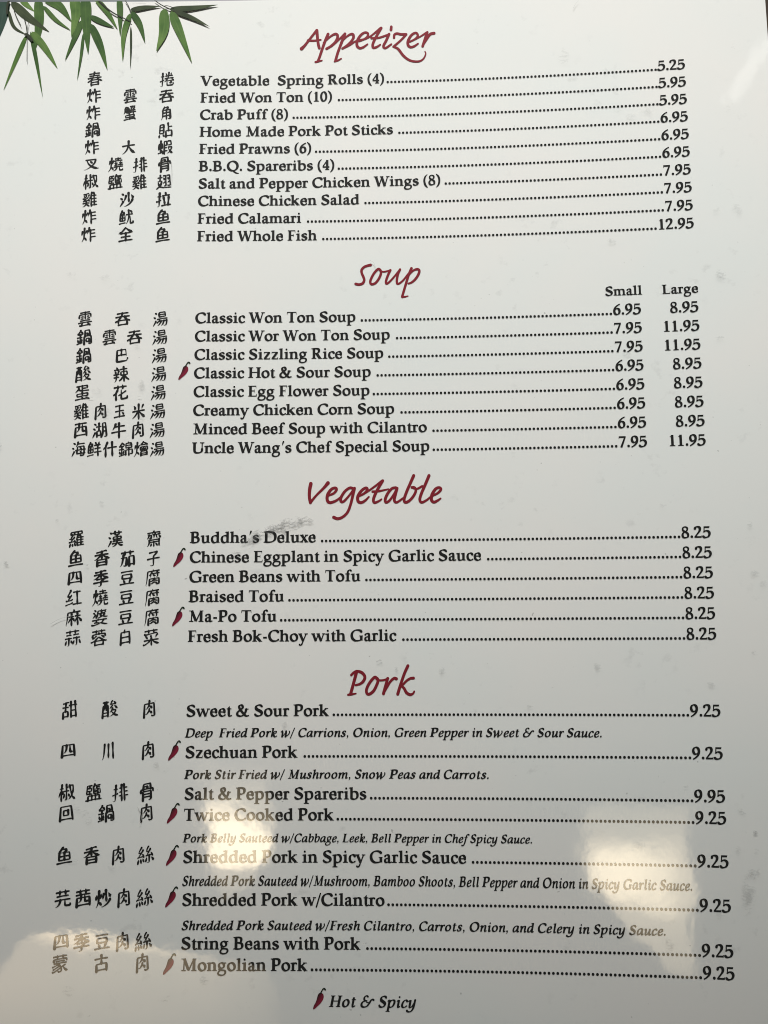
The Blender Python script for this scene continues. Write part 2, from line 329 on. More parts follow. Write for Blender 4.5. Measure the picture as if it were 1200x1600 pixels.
def roman_glyphs():
    g = caps_glyphs()
    X = 471
    g['a'] = (500, [Cv((100, 372), (150, 430), (230, 452), (310, 425), (332, 340), (332, 250), T=108, k=[1.1, 1, 1, 1, 1]), V(332, 90, 340, 108), Cv((332, 120), (345, 40), (400, 22), (478, 50), T=100, t=46), Cv((325, 278), (230, 258), (130, 210), (100, 130), (130, 50), (190, 28), (270, 50), (330, 105), T=108)])
    g['b'] = (611, [V(140, 30, 700), Hd(140, 700), Cv((140, 370), (220, 430), (330, 450), (450, 400), (502, 250), (460, 90), (340, 16), (220, 20), (130, 60), T=116)])
    g['c'] = (444, [Cv((385, 375), (330, 435), (250, 452), (140, 400), (88, 250), (130, 90), (240, 20), (330, 32), (408, 80), T=114), Pg((362, 470), (396, 462), (400, 340), (366, 346))])
    g['d'] = (611, [V(455, 60, 700), Hd(455, 700), Cv((450, 400), (370, 445), (270, 448), (150, 390), (96, 240), (140, 80), (250, 18), (360, 40), (450, 100), T=116), Pg((400, 60), (440, 0), (585, 22), (585, 52), (510, 60))])
    g['e'] = (500, [Cv((125, 262), (250, 268), (400, 262), T=44, t=44), Cv((395, 250), (392, 350), (340, 430), (260, 452), (145, 400), (90, 250), (130, 90), (250, 18), (350, 32), (440, 95), T=114)])
    g['f'] = (389, [Cv((390, 655), (320, 690), (240, 660), (195, 560), (190, 440), T=100), V(190, 0, 500), H(40, 330, 452, 42), Fs(195, 130), Dt(370, 640, 42)])
    g['g'] = (556, [Ov(250, 300, 148, 148, T=108, t=44, tilt=.1), H(300, 530, 440, 48), Cv((180, 165), (120, 120), (110, 75), (170, 45), (300, 40), T=60, t=56), Cv((200, 48), (340, 40), (450, 10), (480, -90), (400, -205), (240, -240), (100, -205), (60, -120), (110, -20), (200, 40), T=88, t=46)])
    g['h'] = (611, [V(140, 0, 700), Hd(140, 700), Fs(142, 112), Cv((140, 350), (220, 420), (330, 446), (430, 405), (458, 300), (458, 200), T=110), V(458, 0, 300), Fs(462, 108)])
    g['i'] = (333, [V(165, 0, X), Hd(165, X), Fs(167, 122), Dt(160, 630, 66)])
    g['k'] = (611, [V(140, 0, 700), Hd(140, 700), Fs(142, 112), Ln((170, 235), (440, 440), w=52), Ln((240, 300), (490, 20), w=118), H(350, 560, 450, 38), Pg((420, 44), (440, 0), (612, 0), (612, 28), (540, 44))])
    g['l'] = (333, [V(165, 0, 700), Hd(165, 700), Fs(167, 122)])
    g['m'] = (889, [V(145, 0, X), Hd(145, X), Fs(147, 110), Cv((145, 350), (220, 420), (310, 446), (400, 405), (425, 300), T=108), V(425, 0, 320, 108), Fs(430, 102), Cv((425, 350), (500, 420), (600, 446), (710, 405), (738, 300), T=108), V(738, 0, 320, 108), Fs(744, 106)])
    g['n'] = (611, [V(145, 0, X), Hd(145, X), Fs(147, 110), Cv((145, 350), (220, 420), (330, 446), (430, 405), (458, 300), T=110), V(458, 0, 320), Fs(462, 108)])
    g['o'] = (556, [Ov(278, 235, 192, 214, T=116, t=46, tilt=.12)])
    g['p'] = (611, [V(145, -250, X), Hd(145, X), Fs(155, 125, -258), Cv((145, 375), (220, 430), (330, 450), (450, 400), (502, 250), (460, 90), (340, 18), (230, 22), (145, 60), T=116)])
    g['q'] = (611, [V(455, -250, 440), Fs(455, 125, -258), Cv((450, 400), (370, 445), (270, 448), (150, 390), (96, 240), (140, 80), (250, 18), (360, 40), (450, 100), T=116)])
    g['r'] = (389, [V(145, 0, X), Hd(145, X), Fs(152, 122), Cv((145, 330), (210, 410), (280, 440), (345, 425), T=80, t=56), Dt(342, 405, 50)])
    g['s'] = (444, [Cv((350, 400), (290, 445), (210, 450), (130, 410), (105, 345), (150, 285), (240, 240), (320, 190), (340, 130), (295, 45), (205, 18), (130, 30), (75, 80), T=104, t=44, k=[.8, 1, 1, 1.3, 1.3, 1.3, 1, 1, .8]), Pg((340, 465), (368, 465), (372, 350), (344, 350)), Pg((60, 130), (88, 130), (94, 20), (62, 8))])
    g['t'] = (333, [V(160, 90, 500), Pg((104, 450), (216, 450), (216, 610), (190, 600), (104, 520)), H(30, 315, 450, 42), Cv((160, 130), (175, 45), (240, 20), (325, 52), T=100, t=48)])
    g['u'] = (611, [V(150, 120, X), Hd(150, X), Cv((150, 150), (175, 60), (250, 24), (350, 45), (450, 110), T=108), V(450, 40, X), Hd(450, X), Pg((400, 60), (450, 0), (590, 22), (590, 50), (506, 60))])
    g['v'] = (556, [Ln((90, 465), (285, 0), w=114), Ln((285, 20), (460, 460), w=50), Ts(100, 100, 476), Ts(465, 80, 476)])
    g['w'] = (833, [Ln((90, 465), (265, 0), w=110), Ln((265, 20), (420, 450), w=48), Ln((400, 465), (585, 0), w=110), Ln((585, 20), (740, 460), w=48), Ts(95, 95, 476), Ts(400, 80, 476), Ts(750, 75, 476)])
    g['x'] = (500, [Ln((95, 460), (400, 20), w=116), Ln((90, 20), (400, 455), w=50), Ts(105, 98, 476), Ts(400, 82, 476), Fs(90, 82), Fs(400, 98)])
    g['y'] = (556, [Ln((90, 465), (290, 10), w=114), Ln((470, 460), (300, 40), (235, -120), w=50), Cv((240, -110), (180, -215), (110, -235), (60, -205), T=70, t=50), Dt(75, -190, 48), Ts(100, 100, 476), Ts(470, 80, 476)])
    g['z'] = (500, [H(50, 450, 448, 46), Ln((400, 450), (95, 25), w=100), H(40, 450, 24, 48), Pg((50, 471), (92, 471), (72, 340), (46, 340)), Pg((450, 0), (402, 0), (430, 140), (460, 140))])
    g['0'] = (500, [Ov(250, 345, 170, 328, T=112, t=46)])
    g['1'] = (500, [V(262, 0, 690, 116), Pg((95, 590), (205, 620), (230, 690), (310, 700), (310, 560), (180, 560)), Fs(262, 140)])
    g['2'] = (500, [Cv((75, 545), (120, 640), (220, 668), (330, 640), (370, 530), (330, 400), (230, 260), (60, 50), T=120, t=52, k=[1, 1, 1, 1, 1, .8, .7]), Pg((40, 0), (450, 0), (465, 130), (435, 130), (400, 95), (120, 95), (40, 40))])
    g['4'] = (500, [V(335, 0, 690, 116), Ln((345, 680), (50, 240), w=50), H(30, 480, 205, 74), Fs(335, 110)])
    g['5'] = (500, [Pg((110, 690), (430, 690), (450, 720), (420, 590), (130, 590)), Ln((125, 680), (105, 350), w=48), Cv((95, 355), (200, 415), (330, 400), (410, 310), (410, 190), (330, 60), (200, 15), (110, 25), (45, 75), T=116, t=50)])
    g['6'] = (500, [Cv((430, 680), (290, 600), (150, 450), (95, 260), (130, 90), (240, 18), (360, 60), (418, 210), (370, 360), (270, 405), (160, 350), (115, 290), T=114, t=46)])
    g['7'] = (500, [Pg((50, 690), (470, 690), (470, 650), (440, 590), (90, 590), (70, 530), (40, 530)), Ln((430, 640), (180, -10), w=[86, 116])])
    g['8'] = (500, [Cv((250, 365), (150, 420), (108, 530), (150, 640), (250, 670), (355, 630), (385, 540), (340, 440), (250, 385), T=84, t=44), Cv((260, 380), (140, 300), (85, 180), (130, 50), (250, 16), (380, 60), (415, 180), (370, 290), (240, 375), (160, 430), T=104, t=46)])
    g['9'] = (500, [Cv((75, 5), (210, 90), (350, 240), (405, 430), (370, 600), (260, 670), (140, 630), (82, 480), (130, 330), (230, 285), (340, 340), (390, 410), T=114, t=46)])
    g['('] = (333, [Cv((285, 735), (170, 610), (105, 430), (95, 270), (130, 80), (200, -60), (285, -150), T=104, t=34, k=[.5, .9, 1, 1, 1, .9, .5])])
    g[')'] = (333, [Cv((48, 735), (163, 610), (228, 430), (238, 270), (203, 80), (133, -60), (48, -150), T=104, t=34, k=[.5, .9, 1, 1, 1, .9, .5])])
    g['.'] = (250, [Dt(125, 72, 84)])
    g[','] = (250, [Dt(120, 70, 74), Sw((160, 60), (150, -30), (85, -120), w=[70, 50, 20])])
    g["'"] = (278, [Sw((190, 700), (150, 600), (110, 470), w=[110, 80, 20])])
    g['-'] = (333, [H(50, 283, 235, 84)])
    g['/'] = (296, [Ln((20, -110), (280, 720), w=58)])
    g['&'] = (833, [Cv((640, 420), (560, 200), (400, 40), (250, 14), (110, 80), (100, 210), (200, 330), (340, 430), (420, 540), (380, 650), (290, 670), (210, 610), (230, 470), (360, 290), (520, 110), (650, 20), (780, 50), T=114, t=50), H(540, 780, 430, 38)])
    g[' '] = (250, [])
    return g

def italic_glyphs():
    c = caps_glyphs()
    nw = dict(B=667, C=685, D=778, F=556, G=778, H=778, L=611, M=944, O=833, P=667, S=556)
    g = {}
    for k, w in nw.items():
        s = w/c[k][0]*.96
        g[k] = (w, [[L*np.array([s, 1.0]) for L in p] for p in c[k][1]])
    B = dict(T=104, t=40)
    ex = lambda x: Cv((x, 110), (x+10, 35), (x+55, 18), (x+115, 70), T=88, t=36)      # exit stroke
    en = lambda x: Cv((x-95, 385), (x-40, 440), (x, 452), T=60, t=36)                 # entry stroke
    g['a'] = (556, [Cv((400, 430), (300, 455), (190, 420), (100, 290), (90, 130), (150, 30), (240, 50), (340, 170), (400, 330), **B), V(405, 90, 462, 100), ex(405)])
    g['b'] = (537, [V(130, 120, 700, 100), Hd(130, 700, 100), Cv((135, 300), (230, 420), (340, 450), (430, 400), (440, 260), (380, 100), (270, 20), (170, 30), (128, 130), **B)])
    g['c'] = (444, [Cv((360, 390), (300, 450), (220, 445), (125, 350), (85, 200), (115, 70), (200, 18), (290, 40), (385, 110), **B), Dt(350, 385, 40)])
    g['d'] = (556, [Cv((400, 430), (300, 455), (190, 420), (100, 290), (90, 130), (150, 30), (240, 50), (340, 170), (400, 330), **B), V(405, 90, 700, 100), Hd(405, 700, 100), ex(405)])
    g['e'] = (444, [Cv((110, 210), (240, 240), (335, 310), (340, 400), (260, 452), (155, 390), (92, 250), (95, 110), (170, 22), (270, 30), (380, 110), **B)])
    g['f'] = (333, [Cv((400, 640), (330, 690), (250, 650), (205, 520), (175, 200), (140, -60), (70, -215), (0, -240), (-60, -205), T=100, t=40), H(40, 320, 450, 40), Dt(385, 640, 36), Dt(-45, -200, 36)])
    g['g'] = (500, [Ov(235, 305, 135, 148, T=100, t=40, tilt=.1), H(280, 480, 445, 44), Cv((170, 165), (110, 120), (110, 75), (170, 45), (270, 30), T=56, t=50), Cv((190, 48), (320, 30), (400, -10), (400, -110), (310, -210), (170, -240), (50, -210), (10, -130), (60, -30), (170, 40), T=80, t=42)])
    g['h'] = (556, [V(130, 0, 700, 100), Hd(130, 700, 100), Cv((130, 200), (230, 380), (320, 445), (400, 420), (405, 300), (400, 100), **B), ex(402)])
    g['i'] = (333, [en(160), V(165, 90, 462, 100), ex(165), Dt(165, 630, 60)])
    g['k'] = (556, [V(130, 0, 700, 100), Hd(130, 700, 100), Cv((140, 230), (260, 400), (370, 450), (430, 400), (380, 290), (200, 240), T=84, t=42), Cv((215, 250), (330, 60), (420, 14), (520, 80), T=110, t=42)])
    g['l'] = (333, [V(165, 90, 700, 100), Hd(165, 700, 100), ex(165)])
    g['m'] = (833, [en(125), V(130, 0, 462, 100), Cv((130, 200), (220, 380), (310, 445), (385, 420), (390, 300), T=100, t=40), V(392, 0, 330, 100), Cv((392, 200), (480, 380), (570, 445), (650, 420), (660, 300), (656, 100), T=100, t=40), ex(658)])
    g['n'] = (556, [en(125), V(130, 0, 462, 100), Cv((130, 200), (230, 380), (320, 445), (400, 420), (405, 300), (400, 100), **B), ex(402)])
    g['o'] = (556, [Ov(265, 235, 172, 212, T=108, t=42, tilt=-.1)])
    g['p'] = (556, [en(125), V(130, -240, 462, 100), Fs(130, 100, -256), Cv((135, 280), (230, 410), (340, 450), (440, 400), (455, 260), (400, 100), (290, 20), (190, 30), (135, 90), **B)])
    g['r'] = (389, [en(125), V(130, 0, 462, 100), Cv((130, 200), (220, 380), (290, 440), (350, 430), T=90, t=44), Dt(352, 405, 46)])
    g['s'] = (444, [Cv((345, 395), (280, 450), (190, 445), (130, 380), (160, 300), (250, 230), (310, 150), (270, 50), (190, 18), (110, 35), (60, 100), T=96, t=44, k=[.9, 1, 1, 1.3, 1.3, 1, 1, .9])])
    g['t'] = (389, [V(160, 100, 590, 100), H(40, 320, 450, 40), Cv((160, 130), (170, 45), (220, 18), (320, 80), T=88, t=40)])
    g['u'] = (556, [en(125), V(130, 120, 462, 100), Cv((130, 160), (140, 45), (210, 25), (310, 110), (400, 300), **B), V(405, 90, 462, 100), ex(405)])
    g['v'] = (556, [en(100), Cv((100, 450), (150, 300), (200, 20), T=110, t=44), Cv((200, 20), (360, 160), (440, 330), (420, 450), T=70, t=48)])
    g['w'] = (833, [en(100), Cv((100, 450), (150, 300), (170, 20), T=110, t=44), Cv((170, 20), (300, 180), (410, 450), T=50, t=44), Cv((400, 450), (430, 300), (440, 20), T=110, t=44), Cv((440, 20), (620, 170), (700, 330), (670, 450), T=70, t=48)])
    g['y'] = (556, [en(110), V(125, 120, 462, 100), Cv((125, 160), (140, 45), (210, 25), (310, 110), (400, 300), **B), Cv((410, 462), (400, 200), (380, -20), (300, -180), (180, -240), (60, -220), (10, -170), T=100, t=44), Dt(25, -175, 40)])
    g['z'] = (500, [H(60, 430, 440, 50), Ln((400, 440), (90, 30), w=70), H(50, 430, 30, 56)])
    g['&'] = (889, [Cv((400, 640), (300, 690), (200, 620), (190, 500), (260, 400), (380, 385), T=90, t=46), Cv((300, 385), (140, 320), (80, 180), (140, 50), (290, 14), (450, 70), (560, 240), (640, 420), (720, 480), (800, 440), T=104, t=46), Cv((380, 300), (480, 280), (580, 300), T=44, t=44)])
    g['.'] = (250, [Dt(125, 62, 70)])
    g[','] = (250, [Dt(120, 66, 66), Sw((160, 60), (150, -30), (85, -120), w=[66, 50, 20])])
    g['/'] = (315, [Ln((20, -110), (200, 720), w=56)])
    g[' '] = (250, [])
    sh = np.array([[1, 0], [.21, 1.0]])
    return {k: (w, [[L @ sh for L in p] for p in ps]) for k, (w, ps) in g.items()}

SHAPE = {'四': (.93, .8), '回': (.85, .85), '肉': (.78, .95), '角': (.75, .95), '白': (.78, .9), '子': (.8, .93), '豆': (.92, .85), '巴': (.85, .88), '玉': (.72, .84), '古': (.88, .9), '米': (.84, .95), '骨': (.86, 1), '西': (.9, .9), '川': (.76, .98), '叉': (.95, .8), '大': (.92, .9), '牛': (.95, .95), '蟹': (.86, .98), '雲': (.9, .98), '吞': (.98, .9)}
def brush_glyph(strokes, ch=''):
    """brush-written character from stroke centre lines (100 units to the em), returned in 1000 units"""
    prims = []
    for st in strokes:
        P = np.array(st, float)*10
        q = (P-np.array([480, 380]))/450
        P = P.copy(); P[:, 0] -= 450*.15*q[:, 0]*np.clip(q[:, 1]+.1, 0, 1)        # narrower shoulders, wide feet
        for e, f_ in ((0, 1), (-1, -2)):                                          # free feet swing out
            if q[e, 1] < -.55 and abs(q[e, 0]) > .5 and abs(P[e, 0]-P[f_, 0]) > 60 and abs(P[e, 1]-P[f_, 1]) > 50: P[e] += np.array([45*np.sign(q[e, 0]), -8])
        L = np.hypot(*np.diff(P, axis=0).T).sum()
        if L < 1: continue
        m = []
        for i in range(len(P)-1):                       # resample, keep the corners
            n = max(1, int(round(np.hypot(*(P[i+1]-P[i]))/55)))
            for k in range(n): m.append(P[i]+(P[i+1]-P[i])*k/n)
        m.append(P[-1]); m = np.array(m)
        if len(m) > 3:
            m[1:-1] = m[1:-1]*.6+(m[:-2]+m[2:])*.2
        s = np.linspace(0, 1, len(m))
        d = P[-1]-P[0]; d = d/max(np.hypot(*d), 1e-6)
        seg = np.gradient(m, axis=0); seg /= np.maximum(np.hypot(*seg.T), 1e-6)[:, None]
        if d[0] > .8 and L > 150:                        # a horizontal: slight arch
            m[:, 1] += np.sin(s*math.pi)*min(L*.02, 14)
        a = np.abs(np.sin(np.arctan2(seg[:, 1], seg[:, 0])-math.radians(12)))
        w = 62+66*a
        dense = 1.0 if len(strokes) < 9 else (.84 if len(strokes) < 13 else .79)
        w *= dense
        if d[1] < -.35 and d[0] < -.15 and L > 200: prof = np.interp(s, [0, .15, .6, 1], [1.35, 1.1, .9, .22])     # left-falling: tapers
        elif d[1] < -.35 and d[0] > .3 and L > 220: prof = np.interp(s, [0, .3, .8, 1], [.45, .8, 1.6, .35])         # right-falling: swells
        elif L < 220: prof = np.interp(s, [0, .5, 1], [.5, 1.3, .95])
        else: prof = np.interp(s, [0, .1, .5, .88, 1], [1.35, 1.2, .78, 1.22, .9])
        prims.append(ribbon(m, w*prof, caps=True))
    out = []
    for p in prims:
        q = []
        for Lp in p:
            x, y = Lp[:, 0], Lp[:, 1]
            yy = y+(x-480)*.17
            xx = x-(y-380)*.03
            q.append(np.stack([500+(xx-500)*.98, yy], 1))
        out.append([Lp*np.array(SHAPE.get(ch, (.96, .96)))+np.array([500*(1-SHAPE.get(ch, (.96, .96))[0]), 0]) for Lp in q])
    return out
def parse_strokes(s):
    g = {}
    for item in s.split(';'):
        ch, body = item.split(':')
        g[ch] = [[tuple(int(v) for v in p.split(',')) for p in st.split(' ')] for st in body.split('|')]
    return g

HEADS = {'Appetizer':[([(-2805,7656),(-2684,7786),(-2527,8005),(-2369,8224),(-2243,8385)],[135.9,99.6,90.6,90.6,108.7],0),([(-2243,8385),(-2219,8098),(-2186,7827),(-2149,7674)],[118.1,109.0,109.0],0),([(-2572,7986),(-2345,7973),(-2096,8007)],[90.7,81.6,63.5],0),([(-1825,8229),(-1937,7945),(-2049,7604),(-2138,7311),(-2205,7141)],[108.9,99.8,90.8],0),([(-2286,7118),(-2183,7141),(-2047,7177)],[81.3,81.3,54.2],0),([(-1996,7873),(-1756,8114),(-1575,8224),(-1484,8182),(-1484,8059),(-1574,7889),(-1733,7735),(-1882,7640)],[63.4,72.5,99.7,108.8,99.7,90.6,90.6,99.7],0),([(-1882,7640),(-1665,7768),(-1393,8033),(-1235,8202)],[81.5,72.4,81.5],0),([(-1203,8226),(-1325,7884),(-1460,7494),(-1550,7163)],[108.9,99.8,99.8],0),([(-1582,7129),(-1460,7166),(-1338,7237)],[72.3,72.3,54.2],0),([(-1357,7884),(-1122,8125),(-963,8210),(-895,8169),(-895,8046),(-986,7900),(-1144,7742),(-1293,7637)],[63.4,72.5,99.7,108.7,99.7,90.6,90.6,90.6],0),([(-1293,7637),(-1031,7769),(-804,7921),(-555,7988)],[81.5,72.4,63.4],0),([(-669,7917),(-465,8010),(-360,8116),(-365,8229),(-478,8257),(-623,8152),(-741,7944),(-759,7748),(-669,7642),(-533,7668),(-370,7787)],[72.4,81.5,90.5,90.5,90.5,99.6,108.7,108.7,99.6,90.5,63.4],0),([(-465,7986),(-261,8103),(-56,8270),(126,8428)],[63.4,72.4,99.6],0),([(139,8427),(11,8194),(-103,7976),(-180,7757),(-149,7639),(-13,7679),(100,7759)],[99.7,99.7,99.7,99.7,90.6,63.4],0),([(-225,8024),(56,8036),(419,8158)],[90.5,81.5,81.5],0),([(428,8172),(318,7915),(217,7697),(289,7616),(507,7762)],[99.5,99.5,99.5,90.5,72.4],0),([(511,8465),(497,8338)],[99.6,108.7],0),([(608,8019),(622,8137),(713,8183),(871,8148),(1051,8142)],[90.4,90.4,99.4,99.4,99.4],0),([(1060,8142),(869,7922),(587,7661)],[90.3,81.3,90.3],0),([(574,7662),(753,7568),(954,7283),(1200,7089),(1492,7045),(1672,7136),(1764,7328),(1739,7432)],[72.2,99.3,99.3,90.3,81.2,63.2,54.2,45.1],0),([(1184,7838),(1388,7944),(1484,8073),(1413,8189),(1254,8106),(1130,7889),(1120,7718),(1205,7626),(1340,7651),(1490,7754)],[72.2,81.2,90.2,90.2,99.2,108.2,108.2,99.2,90.2,63.1],0),([(1388,7929),(1592,8045),(1819,8193)],[63.1,63.1,81.2],0),([(1833,8193),(1763,7989),(1655,7640)],[99.2,99.2,99.2],0),([(1669,7674),(1779,7866),(1931,8106),(2080,8149)],[63.0,81.0,108.0,117.0],0)],'Soup':[([(-284,-739),(-371,-753),(-506,-802),(-600,-909),(-596,-1038),(-537,-1181),(-512,-1297),(-569,-1412),(-693,-1453),(-816,-1428)],[98.7,93.8,88.8,93.8,93.8,93.8,93.8,93.8,93.8,98.7],0),([(-26,-899),(-162,-1046),(-274,-1263),(-294,-1391),(-242,-1451),(-114,-1407),(-3,-1268),(72,-1102),(80,-974),(36,-906)],[88.7],1),([(48,-960),(171,-996),(319,-973),(430,-942)],[59.1,59.1,64.1,69.0],0),([(417,-942),(335,-1120),(263,-1337),(274,-1435),(366,-1391),(551,-1189),(762,-924)],[88.6,88.6,88.6,83.7,73.9,68.9,73.9],0),([(762,-924),(692,-1077),(649,-1281),(653,-1435),(734,-1437),(882,-1312),(1043,-1102),(1168,-958)],[88.6,88.6,88.6,83.6,73.8,68.9,64.0,59.0],0),([(1168,-889),(1073,-1111),(967,-1455),(828,-1933)],[98.3,88.5,88.5,88.5],0),([(828,-1951),(926,-1935),(1036,-1912)],[63.7,63.7,39.2],0),([(1055,-1162),(1216,-985),(1364,-925),(1443,-978),(1412,-1119),(1299,-1296),(1163,-1413),(1053,-1452)],[54.0,68.8,88.4,93.3,93.3,88.4,78.6,63.9],0)],'Vegetable':[([(-2368,-8588),(-2409,-8810),(-2416,-9045),(-2381,-9245)],[127.0,118.6,110.1,110.1],0),([(-2381,-9245),(-2184,-9004),(-1931,-8750),(-1775,-8567)],[92.9,76.0,92.9,126.7],0),([(-1761,-9008),(-1571,-8924),(-1479,-8797),(-1529,-8741),(-1665,-8795),(-1791,-8986),(-1795,-9178),(-1697,-9251),(-1486,-9180),(-1297,-9033)],[67.6,84.5,93.0,93.0,101.4,109.9,109.9,101.4,84.5,67.6],0),([(-887,-8781),(-1022,-8746),(-1191,-8864),(-1326,-9076),(-1326,-9212),(-1233,-9213),(-1064,-9035),(-874,-8781)],[101.4,92.9,92.9,101.4,101.4,84.5,76.0,76.0],0),([(-862,-8760),(-917,-8994),(-1001,-9334),(-1107,-9596),(-1275,-9756),(-1443,-9809),(-1578,-9761)],[101.4,101.4,92.9,92.9,92.9,101.4,109.8],0),([(-706,-9039),(-516,-8934),(-418,-8808),(-473,-8751),(-621,-8848),(-744,-9039),(-740,-9209),(-634,-9261),(-495,-9190),(-368,-9064)],[67.5,84.4,92.8,92.8,101.2,109.7,109.7,101.2,84.4,59.1],0),([(-600,-8997),(-389,-8863),(-135,-8683),(98,-8510)],[59.1,67.5,75.9,92.8],0),([(111,-8510),(-9,-8705),(-145,-8960),(-213,-9163),(-179,-9266),(-45,-9224),(65,-9153)],[101.3,101.3,101.3,101.3,92.9,76.0,59.1],0),([(-241,-8886),(-9,-8867),(307,-8803)],[84.4,75.9,50.6],0),([(560,-8754),(421,-8787),(277,-8956),(192,-9155),(216,-9261),(334,-9203),(474,-9009),(590,-8797)],[92.7,92.7,101.1,101.1,92.7,84.2,75.8,75.8],0),([(602,-8776),(538,-9010),(503,-9188),(586,-9265),(810,-9119)],[101.1,101.1,101.1,84.2,67.4],0),([(1175,-8344),(1046,-8632),(917,-8929),(839,-9175),(893,-9269),(1041,-9194),(1189,-9009),(1245,-8848),(1192,-8754),(1108,-8753)],[109.5,101.1,101.1,101.1,101.1,92.7,92.7,92.7,84.3,92.7],0),([(1108,-8753),(1275,-8806),(1465,-8714)],[75.7,75.7,75.7],0),([(1701,-8351),(1558,-8682),(1429,-8978),(1376,-9181),(1438,-9275),(1607,-9201),(1797,-9046)],[109.3,100.9,100.9,100.9,92.5,75.7,67.3],0),([(1797,-9059),(1987,-8964),(2102,-8838),(2052,-8773),(1926,-8814),(1798,-9004),(1775,-9194),(1857,-9272),(1984,-9218),(2089,-9147)],[67.1,83.8,92.2,92.2,100.6,109.0,109.0,100.6,83.8,58.7],0)],'Pork':[([(-798,-14968),(-880,-15281),(-1002,-15712)],[109.4,103.4,103.4],0),([(-1084,-15733),(-987,-15721),(-820,-15692)],[72.8,78.8,48.5],0),([(-980,-15087),(-880,-14997),(-773,-14962),(-622,-15007),(-522,-15139),(-568,-15282),(-683,-15377),(-829,-15418)],[79.0,85.1,91.2,103.3,103.3,97.3,85.1,72.9],0),([(-212,-15170),(-364,-15342),(-465,-15550),(-456,-15684),(-375,-15714),(-229,-15604),(-122,-15402),(-82,-15254),(-136,-15179)],[97.1],1),([(-137,-15230),(0,-15263),(151,-15245),(258,-15201)],[66.7,66.7,72.8,78.8],0),([(243,-15195),(181,-15403),(97,-15700)],[97.0,97.0,103.0],0),([(104,-15686),(195,-15522),(333,-15300),(455,-15196),(530,-15211)],[66.5,78.6,84.7,90.7,108.9],0),([(921,-14785),(804,-15033),(680,-15375),(572,-15716)],[103.0,97.0,97.0,103.0],0),([(710,-15449),(863,-15286),(999,-15203),(1105,-15191)],[72.6,78.6,84.7,96.7],0),([(710,-15458),(785,-15524),(865,-15666),(979,-15732),(1076,-15702),(1125,-15628)],[84.6,90.7,102.8,96.7,72.6,60.5],0)]}
LEAVES = [([(-13759,9754),(-13832,8876),(-14011,7799)],397.6,3),([(-13214,9657),(-12968,9401),(-12674,9145)],211.1,0),([(-12562,9768),(-12485,8581),(-12620,7455)],350.9,1),([(-13537,9524),(-12873,8886),(-12099,8328)],327.7,2),([(-13637,9187),(-13394,8521),(-12911,8192)],128.5,2),([(-12911,8192),(-13258,7169),(-13642,6005)],162.7,0),([(-12777,8322),(-12514,7176),(-12217,5739)],151.2,1),([(-12730,8322),(-12210,7662),(-11733,6878)],256.5,0),([(-12372,9718),(-11768,9362),(-11297,8747)],352.3,1),([(-12355,9355),(-11862,8793),(-11306,8387)],164.0,1),([(-11245,9782),(-11145,9058),(-11272,8131)],399.2,0),([(-10900,8803),(-11153,8081),(-11467,7185)],210.5,1),([(-10833,8289),(-10891,7368),(-10992,6403)],105.0,1),([(-10823,9838),(-10757,8752),(-10638,7472)],399.0,1),([(-10589,8651),(-10205,7782),(-9914,6842)],280.9,1),([(-10624,8960),(-10145,8706),(-9715,8504)],211.5,1),([(-10489,9738),(-9995,9121),(-9595,8453)],211.9,0),([(-9570,9798),(-9521,9021),(-9493,8197)],223.7,1),([(-9145,9075),(-9353,8224),(-9365,7175)],211.4,0),([(-9105,8560),(-9078,7713),(-9074,6872)],70.4,2),([(-9101,9153),(-8777,8613),(-8568,7920)],235.5,1),([(-9149,9205),(-8610,9312),(-8020,9367)],189.0,2),([(-7899,9264),(-7898,8360),(-8134,7564)],377.1,0),([(-7636,9161),(-7308,8361),(-6831,7132)],330.3,0),([(-7709,9238),(-6882,9292),(-5912,9421)],225.1,2),([(-7518,9161),(-6873,8904),(-6202,8542)],177.4,2),([(-11033,9784),(-10203,9663),(-8594,9571)],141.4,3)]
TWIGS = [([(-10440,9686),(-9830,9122),(-9086,8714)],70.6,37.7),([(-9351,9592),(-9226,9386),(-9123,9127)],28.3,28.3),([(-8360,9677),(-8022,9419),(-7638,9213)],28.4,47.3),([(-13429,9241),(-13294,8881),(-13113,8523)],28.1,23.4),([(-13011,8833),(-12926,8525),(-12858,8065)],37.4,28.0),([(-12840,8680),(-12870,8321),(-12836,7097)],18.7,14.0),([(-7925,9341),(-7784,9368),(-7545,9291)],35.5,23.7),([(-13585,9549),(-13645,9342),(-13650,8981)],93.7,70.3),([(-12957,8192),(-12814,8116),(-12664,7913)],116.7,93.4)]
CHILI_AT = [('S3',(-7011,-4870)),('V1',(-7025,-11426)),('V4',(-7012,-13426)),('P1',(-7034,-17846)),('P3',(-7027,-19858)),('P4',(-7021,-21190)),('P5',(-7015,-22490)),('P7',(-7034,-24558)),('H',(-2186,-25608))]
POD = [(0,-6),(-21,13),(2,105),(47,181),(78,249),(112,364),(140,449),(193,491),(259,487),(311,440),(318,354),(283,267),(210,171),(119,90),(41,18)]
STEM = [(217,479),(239,518),(262,561),(293,606),(335,626),(367,593)]
